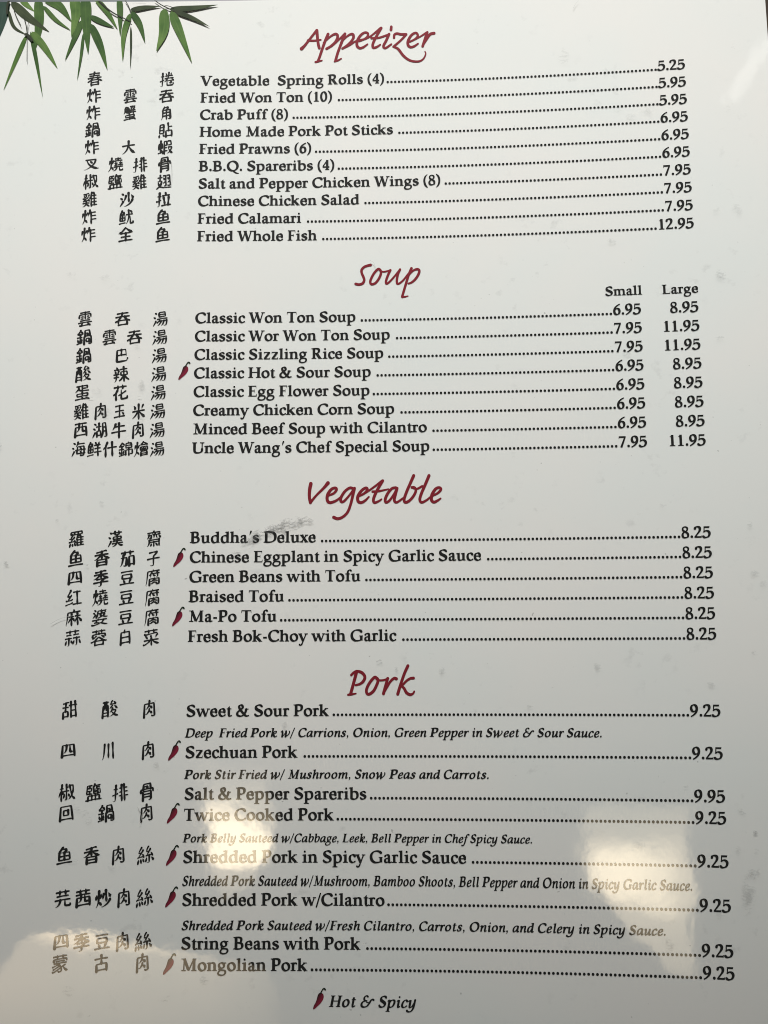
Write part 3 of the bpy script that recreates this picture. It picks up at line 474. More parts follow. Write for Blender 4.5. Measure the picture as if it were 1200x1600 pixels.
SMUDGES = [((-4865,-10944),196.9,131.3,50,1),((-4541,-10683),306.6,175.2,45,1),((-4216,-10399),307.1,175.5,35,1),((-3889,-10269),329.2,153.6,25,1),((-3561,-10117),395.3,175.7,28,1.2),((-3211,-9943),307.7,131.9,15,1.2),((-3362,-10206),263.4,109.8,0,1),((-2991,-10054),197.7,131.8,-30,1.2),((-2794,-9901),197.8,175.8,50,1.4),((-2597,-9837),175.8,109.9,30,1.2),((-2399,-9882),153.8,87.9,0,1.2),((11541,-21851),232.4,658.4,-8,0.9),((11771,-21209),193.9,193.9,0,0.6),((11669,-3841),189.4,105.2,-10,0.8),((12174,-4582),104.4,83.5,20,1.3),((10614,-22508),97.3,155.7,0,0.5),((8516,-4223),172.2,86.1,-10,0.7),((12314,-11820),161.4,100.9,0,0.8),((12536,-12158),140.7,201.0,0,0.5),((7158,-14840),186.5,103.6,-25,0.8),((10746,-15419),160.8,80.4,-20,0.6),((12164,-14395),119.7,79.8,0,0.7),((10933,-11040),143.4,81.9,-30,0.5),((-29,-14653),128.7,85.8,-20,1.1),((527,-14908),85.6,85.6,0,0.9),((2064,-14976),127.7,127.7,0,0.6),((4911,-16126),125.4,62.7,0,0.8),((-9507,-6049),199.6,155.3,20,0.7),((-9845,-5294),177.9,133.4,-10,0.5),((-8292,-5090),133.9,200.8,0,0.7),((-8259,-6212),111.1,111.1,0,0.6),((-8492,-3654),157.1,179.5,-10,0.5),((-9912,-19347),293.8,104.9,-15,0.6),((-9628,-19675),167.7,209.7,20,0.6),((-10121,-21026),291.7,83.3,10,0.7),((-8737,-21256),208.6,83.4,-20,0.5),((-10246,4453),115.5,115.5,-30,0.5),((12675,6913),87.6,131.4,0,0.5),((8200,6262),113.0,158.1,0,0.4),((9028,4452),200.6,133.7,0,0.4),((8177,-150),175.8,87.9,-10,0.7),((12458,808),170.8,256.2,30,0.5),((11771,800),128.8,171.7,0,0.4),((11793,-1559),212.4,169.9,-40,0.7),((-9700,-1161),226.1,113.1,0,0.5),((-10880,-1044),180.6,90.3,0,0.4),((12345,4551),130.4,130.4,-20,0.4),((11303,-20560),97.6,156.2,0,0.5),((11846,-20588),116.6,97.2,0,0.5),((11485,-19383),156.8,98.0,-20,0.6),((11860,-20004),77.9,77.9,0,1.2),((9785,-18615),99.8,59.9,-20,0.9),((-13121,-7223),109.8,109.8,0,2.5),((-12683,-11302),108.1,86.5,0,1.2),((-9529,-9223),87.6,87.6,0,0.7),((-11034,-9838),87.2,65.4,0,0.8),((-9954,-11335),65.1,65.1,0,1.4),((-8975,-22234),124.6,83.0,0,0.6),((-5701,-24711),165.0,144.4,0,0.7),((-6882,-25289),205.5,102.7,20,0.6),((-10049,-25036),204.9,163.9,-20,0.7),((9065,-23451),157.0,176.7,20,0.6),((8204,-20461),200.4,120.3,0,0.5),((5886,-23530),120.5,160.7,0,0.5),((-747,-21052),167.2,104.5,0,0.4),((8594,4799),179.1,134.3,-10,0.35),((9639,4660),310.9,155.4,-10,0.4),((6744,6953),228.7,320.2,0,0.3),((-8194,5561),139.8,116.5,0,0.4),((12245,-10209),101.7,101.7,0,0.7),((9497,-9514),125.2,83.5,0,0.4),((-7426,-17989),105.9,105.9,0,0.6),((-6238,-19022),126.7,126.7,0,0.4),((5617,-15525),104.3,62.6,0,0.9),((-3194,-16700),85.4,128.1,0,0.8)]
SCRATCHES = [([(-11105,-13340),(-10790,-13170),(-10364,-13065)],21.5),([(-10327,-5477),(-9970,-5523)],22.2),([(-307,-589),(-170,-687),(-103,-879)],22.8),([(-8001,-19319),(-7865,-19646),(-7941,-19930)],21.0),([(-7483,3320),(-7447,2828),(-7457,2337)],18.5),([(-8414,-5480),(-8280,-5503)],17.8),([(7150,8834),(7248,9006),(7368,9127)],18.4)]
ROWV = {'A0':6225,'A1':5559,'A2':4892,'A3':4225,'A4':3559,'A5':2892,'A6':2225,'A7':1559,'A8':892,'A9':226,'S0':-2813,'S1':-3481,'S2':-4149,'S3':-4817,'S4':-5485,'S5':-6153,'S6':-6821,'S7':-7489,'V0':-10613,'V1':-11282,'V2':-11951,'V3':-12620,'V4':-13290,'V5':-13959,'P0':-16426,'P1':-17771,'P2':-19109,'P3':-19778,'P4':-21108,'P5':-22446,'P6':-23796,'P7':-24455}
CJK = "什:36,46 91,46|30,80 22,62 21,54 22,-4|21,54 16,52 8,42 8,40|64,78 64,-4;全:24,21 77,21|50,77 72,58 90,46 94,46|50,77 47,76 30,59 17,49 10,45 4,46|10,-2 89,-2|50,43 50,-2|17,49 22,44 50,43 78,44 83,50;叉:43,58 54,46|20,70 22,62 30,43 38,32 48,20 62,10 74,4 88,-2 96,0|13,70 78,70 80,70 80,66 72,45 61,30 50,19 38,10 20,0 10,-4 4,-2;古:20,0 80,0|20,-4 20,32 50,34 80,33 80,-4|9,62 90,62|50,80 50,34;吞:14,74 86,74|9,22 17,27 24,28 73,28 79,29 90,24|62,52 64,45 74,33 76,0|8,52 91,52|36,51 35,44 26,35 24,28 24,-4|47,74 42,52|24,0 76,0;四:38,72 38,49 35,38 30,28 23,23|60,72 60,32 64,28 78,28|12,-1 12,72 86,72 86,0|12,6 86,6;回:12,-4 12,76 87,76 88,-4|12,0 88,0|64,53 65,24 34,24 34,53 64,53;大:10,51 46,51 49,49 52,51 90,51|49,49 53,44 59,29 68,15 80,3 90,-2|50,80 49,49 46,44 40,26 34,17 22,4 12,-2 8,-2;婆:30,38 36,48 38,59 39,73 87,72 92,75|87,72 86,66 83,65|24,53 10,36|72,22 70,16 61,8 60,5|6,-2 10,-4 20,-4 45,0 46,4 60,5 62,2 83,-4 92,-4|9,23 90,23|38,59 81,58 80,53 70,46 69,43|34,22 29,10|62,80 62,59|20,9 29,10 30,9 46,6 46,4|44,30 42,29 41,24|9,66 18,61|50,58 51,53 60,46 62,43|45,36 60,40 62,43 69,43 72,40 87,36 94,38|15,80 25,74;子:8,36 91,36|76,72 73,66 52,52 50,50 49,-2 46,-4 32,-4 27,-2|18,73 82,73;季:41,59 38,52 24,42 11,36 6,37|50,76 50,44|15,75 25,74 50,76 74,80 83,78|26,34 75,34|64,33 62,28 52,24 50,22 49,-3 44,-5 34,-4|9,16 90,16|9,60 90,60|58,58 60,54 64,50 74,43 90,36 94,38;川:20,74 20,36 18,19 14,6 8,-3|51,70 51,5|85,74 85,-4;巴:82,34 82,74 16,74 18,4 20,0 28,-2 76,-2 82,-2 86,2 90,12|94,15 90,12|16,39 82,39|88,17 90,12|49,74 49,39;拉:44,62 90,62|60,82 63,80 66,72|8,29 10,28 19,30 24,34 33,35|22,80 21,-2 18,-4 10,-3|50,48 56,12|9,60 32,60|39,0 92,0|82,48 72,0;捲:64,80 61,64 55,44|19,80 19,0 18,-4 15,-4 10,-4 8,-2|8,60 29,60|37,44 90,44|78,44 80,37 84,32 90,26 92,26|49,28 75,28 74,12 67,11 62,14|42,77 47,70|50,44 46,30 42,30 35,24 29,24|41,60 87,60|7,28 30,36|84,9 87,6|46,30 49,28|82,76 78,70|87,6 90,8|49,28 49,2 50,-2 54,-4 82,-4 86,-2 87,6;排:74,63 91,63|22,80 21,-1 18,-4 12,-4 8,-2|44,42 58,42|36,39 34,35|8,28 34,35|42,22 58,22|58,79 58,-4|74,21 92,21|74,80 74,-4|44,63 58,63|9,60 32,60|74,42 90,42;春:32,44 28,31 28,-4|8,21 11,21 21,28 28,31 72,30 80,28 90,21 94,22|48,80 45,64 40,56 38,45|14,72 85,72|28,15 72,15|68,44 72,30 72,-1|17,58 82,58|8,44 91,44|28,-1 72,-1;椒:37,30 36,22 32,11|33,44 62,44|19,80 18,45 19,42 19,-5|48,78 48,1 46,-2 40,-2|18,45 21,46 24,44 29,34 28,31|68,72 90,71 87,46 82,30 78,26|68,72 74,36 76,28 78,26 78,16|48,64 60,64|78,16 74,14 68,5 60,-2|78,16 80,14 85,5 92,-3|58,28 64,16|18,45 13,40 6,20 6,14|8,60 28,60;沙:9,50 21,44|44,62 40,46 34,35 36,31|81,64 91,43|26,27 26,24 12,-1|14,78 27,72|62,78 62,26|84,34 78,22 67,10 50,0 38,-4 32,-3;海:12,78 16,78 26,72|9,49 19,44|58,24 66,16|62,-2 66,-4 74,-4 78,-4 80,0 84,15 85,52 44,52 38,10 90,10|46,80 44,70 42,68 34,54|44,70 90,69|32,32 92,32|22,24 12,-2|60,46 67,39 67,32|60,52 60,46;湖:44,78 44,34|29,59 57,59|32,8 54,8 54,34 32,34 32,0|21,24 11,-2|58,-3 66,13 68,28 68,76 88,76 89,0 87,-4 78,-4|68,28 89,28|8,51 15,48 20,44|10,78 13,78 23,72|68,52 89,52;湯:44,26 40,24 31,16|9,52 20,46|72,25 68,12 64,4 56,-4|92,28 88,25|33,38 92,38|14,78 25,72|42,64 84,64|44,26 55,24 88,25|88,25 88,11 84,-3 80,-5 74,-5 70,-2|47,38 44,26|55,24 54,19 46,8 38,0 33,0|23,26 22,22 11,-1|42,64 44,78 82,78 84,76 84,52 43,51 42,64;漢:66,12 68,7 77,0 90,-4 95,-2|48,80 48,61 62,60 74,62 74,80|34,73 92,73|37,26 87,26|9,52 20,46|62,60 60,14|33,13 92,13|24,26 24,24 12,-1|14,78 25,72|56,12 54,7 48,2 39,-3 31,-4|62,37 84,37 85,50 39,51 38,37 62,37;炒:86,31 80,20 70,9 56,1 42,-4 38,-2|52,62 46,40 46,36|22,80 22,24 15,6 9,-2|22,24 28,20 35,12 36,10|10,60 8,41|36,64 36,58 32,46|82,64 90,44|66,80 66,26;炸:52,64 92,64|55,79 52,64 42,48 43,44|22,80 22,22 15,6 9,-2|62,21 91,21|62,64 62,-4|40,64 36,62 31,47|62,43 90,43|22,22 27,20 35,8|10,60 8,42 8,38;燒:39,20 92,20|42,59 92,59|66,80 66,60|20,22 24,21 28,16 32,11 32,8|12,60 10,47 7,40|40,30 60,32|50,52 50,32|72,20 72,4 75,-4 90,-4 92,-2 93,4|55,20 54,10 48,2 38,-4 32,-2|67,32 92,32|47,72 86,72|21,79 20,22 16,10 8,-4|79,51 79,32|33,64 34,62 28,46|70,44 90,44|41,44 59,44;燴:64,79 88,62 92,61 95,62|64,79 50,66 42,61 36,62|21,80 20,22 14,8 7,-4|78,43 74,37|36,62 32,58 28,48|36,62 38,64 36,62|65,50 65,31|20,22 26,18 33,9|46,-2 47,21 83,21 84,-2|46,-2 84,-2|50,66 53,62 76,62|46,9 84,9|51,44 55,38|10,60 7,40|65,31 87,30 88,50 44,50 43,31 65,31;牛:50,80 50,-4|22,62 86,62|26,77 22,62 19,60 11,46|26,77 30,80|8,30 90,30;玉:68,26 81,12|8,0 90,0|49,73 49,0|18,38 82,38|14,74 86,74;甜:8,74 24,75 26,77 34,79 42,78|11,-4 11,28 38,28 38,2|11,2 38,2|8,52 41,52|24,75 24,28|46,61 92,61|56,79 56,-4|84,79 84,-4|56,1 84,1|56,32 84,32;白:18,34 82,34|18,-4 18,64 82,64 82,-4|18,3 82,3|47,80 43,64;米:13,74 18,73 26,57 30,56|10,42 43,42 45,40 54,40 57,42 90,42|54,40 64,26 78,12 90,3 92,4|50,80 50,-4|45,40 36,26 24,13 10,2 7,2|86,75 83,74 72,55;紅:46,1 92,1|70,72 70,2|50,72 90,72|36,66 36,62 30,53 26,52 24,46 16,36 14,30|6,30 11,29 38,33|26,16 28,2|6,52 26,52|30,80 27,78 13,58 12,52|32,44 36,44 41,29|12,16 8,0 10,-4|35,20 37,20 40,10;絲:83,48 90,32|36,65 28,52 25,52 24,46 14,36 14,31|9,28 14,31 18,30 39,32|59,34 62,36 59,34|83,22 85,22 92,6|72,34 71,-3 63,-4 59,-2|58,22 52,4|36,19 41,6|10,52 25,52|26,80 12,58 10,52|54,33 88,36|56,55 70,55|72,80 68,78 58,61 56,55|81,66 75,57 70,55 70,50 60,39 59,34|12,16 8,-3|33,44 37,42 41,29|14,31 16,32 14,31|26,20 24,16 26,1;红:5,25 10,23 16,26 18,24 34,26 40,30|6,2 36,8 39,12|44,2 91,2|68,70 68,2|46,70 89,70|24,46 25,42 16,31 16,26|24,46 22,45 24,46|26,81 26,78 12,55 10,48 22,48 24,46|16,26 18,28 16,26|34,56 30,49 24,46;羅:54,42 90,42|70,54 73,53 76,46 75,-1|37,46 32,40 28,38 26,34 18,26 16,22|7,39 28,38|8,21 12,20 40,23|16,12 13,9 10,-4|54,28 88,28|54,13 88,13|58,54 52,38 54,-2|25,10 27,-1|37,76 37,62|54,-2 92,-2|38,30 40,23 43,18|61,76 61,62|37,12 43,0|24,61 25,54 16,44 15,39|47,34 52,38|37,76 84,77 86,76 86,62 14,61 15,77 37,76;翅:8,66 37,66|23,80 23,44|45,76 61,76 61,14 59,10 50,10|44,28 55,36 61,37|72,30 82,38 88,39|74,62 78,52|24,10 33,4 46,-2 90,-3|24,14 24,10|24,10 8,-2|46,62 52,51|71,76 88,76 88,12 86,10 76,10 72,12|11,44 36,44 31,26 26,16 24,14|11,44 15,26 20,16 24,14;肉:51,79 47,55 33,40 28,38 24,38|13,-4 13,65 86,64 86,-1 85,-4 78,-5 72,-5 66,-2|48,26 34,12 28,9 22,10|54,40 50,36 48,26|48,26 70,12|47,55 72,40;腐:55,23 74,15 76,16|58,34 55,23|36,16 40,14 43,16 55,23|29,-4 30,29 85,28 84,-2 81,-4 73,-4 70,-3|91,73 16,73 15,26 12,8 8,-2 10,-7|56,10 72,2 74,2|56,14 56,10|38,2 40,1 44,2 56,10|50,50 52,50 60,45 64,46|44,66 42,65 36,57 36,39|78,64 78,40 76,38 68,38|49,58 90,58|52,80 53,74|26,50 36,54;芫:10,71 90,71|32,80 32,62|67,80 67,62|18,50 82,50|9,30 90,30|62,30 62,2 64,-2 87,-4 91,0 92,6 90,10|36,30 34,18 29,8 20,0 10,-4;花:56,52 56,3 57,-1 62,-3 86,-2 90,0 92,6 92,10 90,14|24,34 18,32 11,26|10,70 90,70|66,80 66,62|56,28 62,30 84,42|34,80 34,62|32,51 26,41 24,34 25,-4|38,20 42,20 50,24 56,24;茄:59,-4 59,47 87,46 87,-2|10,71 90,71|10,43 44,43 44,12 41,-1 37,-4 30,-4 26,-2|24,56 22,31 18,13 14,4 8,-3|32,80 32,61|67,80 67,61|59,2 87,2;茜:14,0 86,0|14,-4 15,38 85,38 86,-4|38,54 38,34 36,24 26,15 19,15|10,54 90,54|59,54 60,20 64,18 86,19|32,80 32,64|67,80 67,64|10,72 90,72;菜:14,46 18,45 26,35|50,30 50,-4|33,80 33,66|66,80 66,67|10,22 90,22|9,74 90,74|44,47 47,45 49,40|56,22 61,14 72,6 88,-1 94,0|88,50 82,48 74,34|5,0 11,-2 26,6 39,15 42,22|10,57 13,54 20,54 54,56 76,60 86,58;蒙:8,74 90,74|26,50 74,50|67,80 67,70|8,-2 13,-4 28,2 51,14 56,20 64,21 74,28 78,28|12,51 12,60 87,60 87,52|12,11 14,10 28,16 46,26|16,39 84,39|42,38 41,34|32,80 32,70|41,34 54,17 56,5 55,0 51,-4 42,-5 38,-2|64,21 68,14 76,5 85,-2 90,0|8,24 14,24 41,34;蒜:8,36 43,36|58,22 51,5|54,36 91,36|9,72 90,72|66,80 66,64|40,23 44,12|14,23 8,5|86,24 92,6|72,36 72,-2 68,-5 61,-4|32,80 32,64|28,36 27,-2 26,-4 18,-4|14,54 40,54|57,54 86,54;蓉:27,20 30,26 48,40 50,40 58,33 70,25 73,21|12,46 12,56 50,58 87,56 88,46|44,66 48,64 50,58|32,80 32,68|9,74 90,74|14,36 20,36 33,48 37,48|63,47 68,46 82,36|6,16 10,15 20,20 27,20 30,19 70,19 73,21 81,20 88,16 93,18|27,20 26,-2|73,21 74,19 74,-2|26,-2 74,-2|67,80 67,68;蛋:27,66 26,59 8,42|72,16 72,10 76,6 78,2|13,76 85,76 85,70 82,64|50,76 50,48|26,59 35,52 44,48 52,47 90,47|10,-2 70,0 78,2 83,0 90,-4|50,37 50,0|50,62 74,62|72,16 81,17 81,30 80,32 18,31 20,16 72,16;蝦:44,50 62,50 62,75 44,76 44,-5|44,34 60,34|10,32 32,33 32,63 10,64 10,29|20,80 21,6|29,20 35,0|70,36 90,36 90,30 84,17 77,6 64,-4 59,-4|44,14 62,14|7,3 32,8|70,29 74,18 81,6 92,-4 96,-3|72,76 90,75 90,50 72,50;蟹:54,42 92,42|10,-3 80,0|44,36 50,29 50,-2|76,11 21,11 20,24 78,25 79,24 79,12 76,11 76,6|76,6 80,0 84,-2 87,-5|14,46 45,46|8,66 11,68 16,66 44,66 44,36|20,77 18,76 13,70 14,46 8,35|60,54 58,53 56,49|20,77 36,76 34,67|79,64 74,58 74,34|30,66 30,38|68,77 68,72 62,66 58,64 54,63|58,64 60,60 60,54|60,54 90,54|76,66 79,64|54,78 89,77|89,77 86,65 79,64|14,56 45,56|92,80 89,77|38,35 44,36;西:38,74 38,41 33,32 24,24|14,-4 15,52 84,52 86,-4|10,74 90,74|14,2 86,2|60,74 61,28 66,26 86,26;角:22,38 84,38|22,18 84,18|35,74 30,72 22,60 22,21 16,2 12,-3|36,80 35,74|13,54 22,58 84,56 83,-1 80,-4 75,-4 70,-4 65,-2|35,74 65,74 66,70 60,58|52,57 52,-2;豆:70,22 62,6 61,-1|9,-2 90,-2|29,22 35,8|12,75 88,75|62,32 77,32 77,57 20,57 21,32 62,32;貼:16,11 9,-3|12,58 37,58|12,39 37,39|51,-4 51,32 68,32 87,32 87,-4|51,0 87,0|33,11 39,1|68,80 68,32|68,58 92,58|37,58 37,76 12,76 12,20 37,20 37,58;辣:69,80 69,-4|42,2 50,6 62,22 72,32 88,32 88,52 50,52 50,32 66,32 69,28 76,22 82,13 92,2|14,60 18,49|10,23 38,23|24,40 22,10 18,0 12,-4|8,40 40,40|48,68 91,68|8,68 39,68|20,82 22,80 26,74 26,68|36,59 30,40;酸:77,76 80,75 84,69 85,63 89,59|59,63 60,61 85,63|79,52 92,38|19,76 20,41 14,30 9,30|59,24 74,5 91,-4|66,38 64,30 60,28 59,24 50,18|70,80 67,80 58,68 59,63|30,76 30,35 32,32 40,32|8,76 42,76|9,-5 10,58 40,58 40,-3|64,30 84,29 84,23 78,14 65,2 52,-4 48,-3|9,18 40,18|9,2 40,2|68,53 63,52 50,38|59,63 61,64 59,63|91,-4 95,-2|54,61 59,63;錦:11,58 13,56 36,56|24,56 24,2|9,38 38,38|49,4 50,30 90,30 90,4 84,2 79,5|69,43 69,-4|24,76 22,75 12,62 11,58 6,56 6,53|50,58 88,58|38,28 42,29|38,28 35,14|10,-1 41,4|24,76 30,73 40,65|24,81 24,76|68,80 68,72|10,26 14,14|88,58 87,72 52,72 50,44 88,43 88,58;鍋:10,26 13,12|54,61 70,61 70,42|54,42 54,77 84,77 85,42|48,-5 48,42 90,41 90,-3 88,-5 80,-6 76,-3|10,60 14,55 33,55|8,38 36,38|34,28 35,24 32,15 32,12|6,0 10,0 37,6|24,55 24,4|24,80 23,75 20,74 10,60 7,58 6,54|23,75 34,68 38,64 39,60|78,9 78,28 60,28 60,9 78,9;雞:63,80 56,56 58,51 58,-5|58,60 91,60|58,0 92,0|8,46 12,44 28,44 38,52|23,70 26,68 28,61 15,50 14,45|76,77 80,68 80,62 77,58 77,0|40,40 42,34 46,30|58,40 89,40|10,30 42,34|58,20 89,20|8,17 46,17|26,10 44,-2|8,74 18,74 43,78|28,24 26,10 19,2 9,-4 5,-3|25,44 24,40 18,36 16,32|11,66 13,60|46,70 41,61|56,53 52,50 49,44;雲:20,40 37,40|61,40 80,40|16,0 20,-2 36,-2 75,0|63,10 68,10|22,52 38,52|68,16 68,10|68,10 74,6 75,0 80,0 85,-4|8,16 91,16|34,14 32,10 26,4 24,-2|10,49 11,64 88,64 88,49|16,76 84,76|50,76 50,40|61,52 76,52|20,28 80,28;香:24,14 77,14|24,-2 24,28 76,28 77,-2|50,74 50,38|18,72 50,74 76,79 82,77|24,-2 77,-2|58,56 60,51 74,40 90,32 96,33|41,57 40,51 27,40 12,31 6,32|9,57 90,57;骨:24,24 75,24|24,10 75,10|24,-4 24,38 75,38 74,-4 62,-6|11,38 11,50 74,50 88,50 88,38|25,50 26,76 74,76 74,50|25,64 52,64 52,50;魚:34,75 31,74 22,64 20,58 20,22 80,22 80,58 20,58 11,54 6,54|38,8 40,-2|20,10 12,-2 10,-4 6,-4|35,79 34,75|20,40 80,40|78,12 82,9 90,-3|34,75 60,74 59,68 54,58|50,57 50,22|60,9 64,-3;魷:12,39 40,39|52,54 91,54|22,11 24,-2|20,80 19,72 12,61 11,55 12,23 40,22 40,55 11,55|77,78 82,77 88,66|19,72 34,72 30,58 26,52 26,22|65,80 65,56 63,38 58,18 48,-2|40,14 42,14 45,7 50,4|34,14 32,10 36,0|12,12 8,-4|73,41 74,-2 76,-4 90,-3 92,3 90,12;鮮:13,39 44,39|56,41 88,41|71,60 71,-4|43,14 49,0|32,13 37,0|13,12 11,2 8,-4|20,80 20,72 14,62 12,58 13,23 44,23 44,55 12,56|20,72 36,70 32,58 28,53 28,22|53,61 90,61|86,80 80,68 81,61|54,80 57,80 60,72 61,61|22,13 24,0|52,20 92,20;鱼:20,35 81,35|42,82 36,80 34,73 30,72 20,59 20,16 80,16 80,54 15,56 11,54|34,73 62,72 62,66 58,61 56,55|50,54 50,16|10,0 90,0;鱿:21,80 20,72 17,71 12,59 12,18 42,18 42,55 11,55|76,78 82,76 88,66|20,72 36,72 32,56|74,42 76,-2 78,-3 90,-2 92,3 92,8 90,12|67,80 67,48 65,33 58,10 50,-3|52,54 92,54|12,36 42,36|8,1 44,4|26,55 26,18;鲜:22,80 20,72 18,72 12,60 12,18 42,18 42,54 12,56|55,79 58,78 63,69|54,40 88,40|52,18 92,18|72,60 72,-5|52,60 90,60|12,36 42,36|8,0 44,4|85,78 78,60|26,55 26,18|20,72 38,72 33,56;鹽:7,-2 93,-2|18,-2 19,20 82,20 82,-2|70,36 73,34 73,30|40,76 11,76 11,32 41,31|27,47 27,31|70,65 88,65|70,73 70,58|60,20 60,-2|58,44 60,42|11,62 38,62 38,47 11,47|58,80 56,74 48,62 51,56 52,30 88,31 88,56 51,56|56,74 70,73 93,74|60,50 79,37|40,20 40,-2|77,52 70,44 60,36|27,76 27,62;麻:91,68 14,68 13,25 10,10 7,0 8,-4|24,44 50,44|49,81 52,80 53,78 54,69|74,59 74,-4|38,59 38,-4|38,34 44,34 52,26 52,22|60,45 72,45 75,43 78,45 90,45|74,36 80,34 92,12|38,34 32,30 22,11|74,36 68,33 62,20 56,11;齋:36,9 30,-1|22,18 79,18|22,30 22,18 19,8 14,0 10,-3|88,62 83,63 66,59 65,58 65,42 76,43|79,61 82,49 88,42 91,40|58,65 50,56 49,40|22,30 79,30|40,66 46,60|79,30 79,-4|44,82 49,80 50,73|9,72 90,72|48,18 48,-4|58,10 62,7 68,-2|19,60 15,46 8,40|10,60 34,60 32,42 30,40 24,40 22,43"

# ---------------------------------------------------------------- mesh helpers
def covered(prims, P):
    m = np.zeros(len(P), bool); px, py = P[:, 0], P[:, 1]
    for p in prims:
        w = np.zeros(len(P), int)
        for L in p:
            a, b = L, np.roll(L, -1, 0)
            y0, y1, x0, x1 = a[:, 1][:, None], b[:, 1][:, None], a[:, 0][:, None], b[:, 0][:, None]
            up = (y0 <= py) & (py < y1); dn = (y1 <= py) & (py < y0)
            dy = np.where(y1 == y0, 1, y1-y0)
            xi = x0+(py-y0)*(x1-x0)/dy
            w += (up & (px < xi)).sum(0)-(dn & (px < xi)).sum(0)
        m |= w != 0
    return m
def triangulate(prims):
    """union of overlapping outlines as one clean sheet of triangles"""
    if not prims: return np.zeros((0, 2)), []
    vs, es = [], []
    for p in prims:
        for L in p:
            k = len(vs); n = len(L)
            vs += [Vector((float(x), float(y))) for x, y in L]
            es += [(k+i, k+(i+1) % n) for i in range(n)]
    V2, E2, F2, *_ = delaunay_2d_cdt(vs, es, [], 0, 1e-4)
    V2 = np.array([(v.x, v.y) for v in V2])
    F = np.array([f for f in F2 if len(f) == 3], int)
    if len(F) == 0: return np.zeros((0, 2)), []
    F = F[covered(prims, V2[F].mean(1))]
    return V2, F
cache = {}
def glyph(kind, table, ch):
    if (kind, ch) not in cache:
        w, pr = table[ch]; cache[(kind, ch)] = (w, *triangulate(pr))
    return cache[(kind, ch)]

root = bpy.data.objects.new('menu', None); col.objects.link(root)
root['label'] = 'laminated white restaurant menu page with black dish names, red headings and green bamboo'
root['category'] = 'menu'
def part(name, V2, F, mat, lift, parent=root, label=None, uv=None, grid_normals=True):
    V2 = np.asarray(V2, float)
    me = bpy.data.meshes.new(name)
    me.from_pydata(place(V2, lift).tolist(), [], [tuple(int(i) for i in f) for f in F])
    if uv is not None:
        l = me.uv_layers.new(name='leaf'); U = np.asarray(uv)
        for lp in me.loops: l.data[lp.index].uv = U[lp.vertex_index]
    me.materials.append(mat)
    me.polygons.foreach_set('use_smooth', [True]*len(me.polygons))
    me.update()
    me.normals_split_custom_set_from_vertices(normals(V2).tolist())
    o = bpy.data.objects.new(name, me); col.objects.link(o); o.parent = parent
    if label: o['label'] = label
    return o
def text_mesh(kind, table, s, x, y, em, xs=1.0):
    """returns verts (layout), faces, end x"""
    Vs, Fs_, k = [], [], 0
    for ch in s:
        w, V2, F = glyph(kind, table, ch)
        if len(F):
            used = np.unique(F); m = -np.ones(len(V2), int); m[used] = np.arange(len(used))
            Vs.append(V2[used]*np.array([xs, 1])*em/1000+np.array([x, y])); Fs_.append(m[F]+k); k += len(used)
        x += w*em*xs/1000
    return np.concatenate(Vs), np.concatenate(Fs_), x
def fixwind(V2, F):
    a = V2[F[:, 0]]; b = V2[F[:, 1]]; c = V2[F[:, 2]]
    s = (b[:, 0]-a[:, 0])*(c[:, 1]-a[:, 1])-(b[:, 1]-a[:, 1])*(c[:, 0]-a[:, 0])
    F = F.copy(); F[s < 0] = F[s < 0][:, ::-1]
    return F

# ---------------------------------------------------------------- table, cover and page
def slab(name, x0, x1, y0, y1, nx, ny, mat, top, thick, corner=0.0, skew=0.0, parent=root, label=None):
    xs = np.linspace(x0, x1, nx); ys = np.linspace(y0, y1, ny)
    V2 = []
    for y in ys:
        for x in xs:
            X, Y = x, y
            if corner:                                   # rounded corners
                cx = min(max(X, x0+corner), x1-corner); cy = min(max(Y, y0+corner), y1-corner)
                dx, dy = X-cx, Y-cy
                if dx and dy:
                    m = max(abs(dx), abs(dy)); d = math.hypot(dx, dy)
                    X, Y = cx+dx*m/d, cy+dy*m/d
            V2.append((X, Y+(skew*(X+.14) if y == ys[-1] else 0)))
    V2 = np.array(V2); n = len(V2)
    F = [(j*nx+i, j*nx+i+1, (j+1)*nx+i+1, (j+1)*nx+i) for j in range(ny-1) for i in range(nx-1)]
    Pt = place(V2, top); Pb = place(V2, top-thick)
    Fb = [tuple(n+i for i in f[::-1]) for f in F]
    ring = [i for i in range(nx)]+[j*nx+nx-1 for j in range(1, ny)]+[(ny-1)*nx+i for i in range(nx-2, -1, -1)]+[j*nx for j in range(ny-2, 0, -1)]
    R_ = len(ring)                                        # the rim has vertices of its own, so the face normals stay flat up to it
    side = [(2*n+k, 2*n+R_+k, 2*n+R_+(k+1) % R_, 2*n+(k+1) % R_) for k in range(R_)]
    me = bpy.data.meshes.new(name); me.from_pydata(np.vstack([Pt, Pb, Pt[ring], Pb[ring]]).tolist(), [], F+Fb+side)
    me.materials.append(mat)
    sm = [True]*len(F)+[False]*(len(Fb)+len(side)); me.polygons.foreach_set('use_smooth', sm); me.update()
    o = bpy.data.objects.new(name, me); col.objects.link(o)
    if parent: o.parent = parent
    if label: o['label'] = label
    return o
me = bpy.data.meshes.new('table_top')
tz = -0.005
me.from_pydata([(-.8, -.8, tz), (.8, -.8, tz), (.8, .6, tz), (-.8, .6, tz), (-.8, -.8, tz-.03), (.8, -.8, tz-.03), (.8, .6, tz-.03), (-.8, .6, tz-.03)], [],
               [(0, 1, 2, 3), (7, 6, 5, 4), (0, 4, 5, 1), (1, 5, 6, 2), (2, 6, 7, 3), (3, 7, 4, 0)])
me.materials.append(TABLE)
tb = bpy.data.objects.new('table_top', me); col.objects.link(tb); tb['kind'] = 'structure'; tb['label'] = 'dark brown wooden table top under the menu'
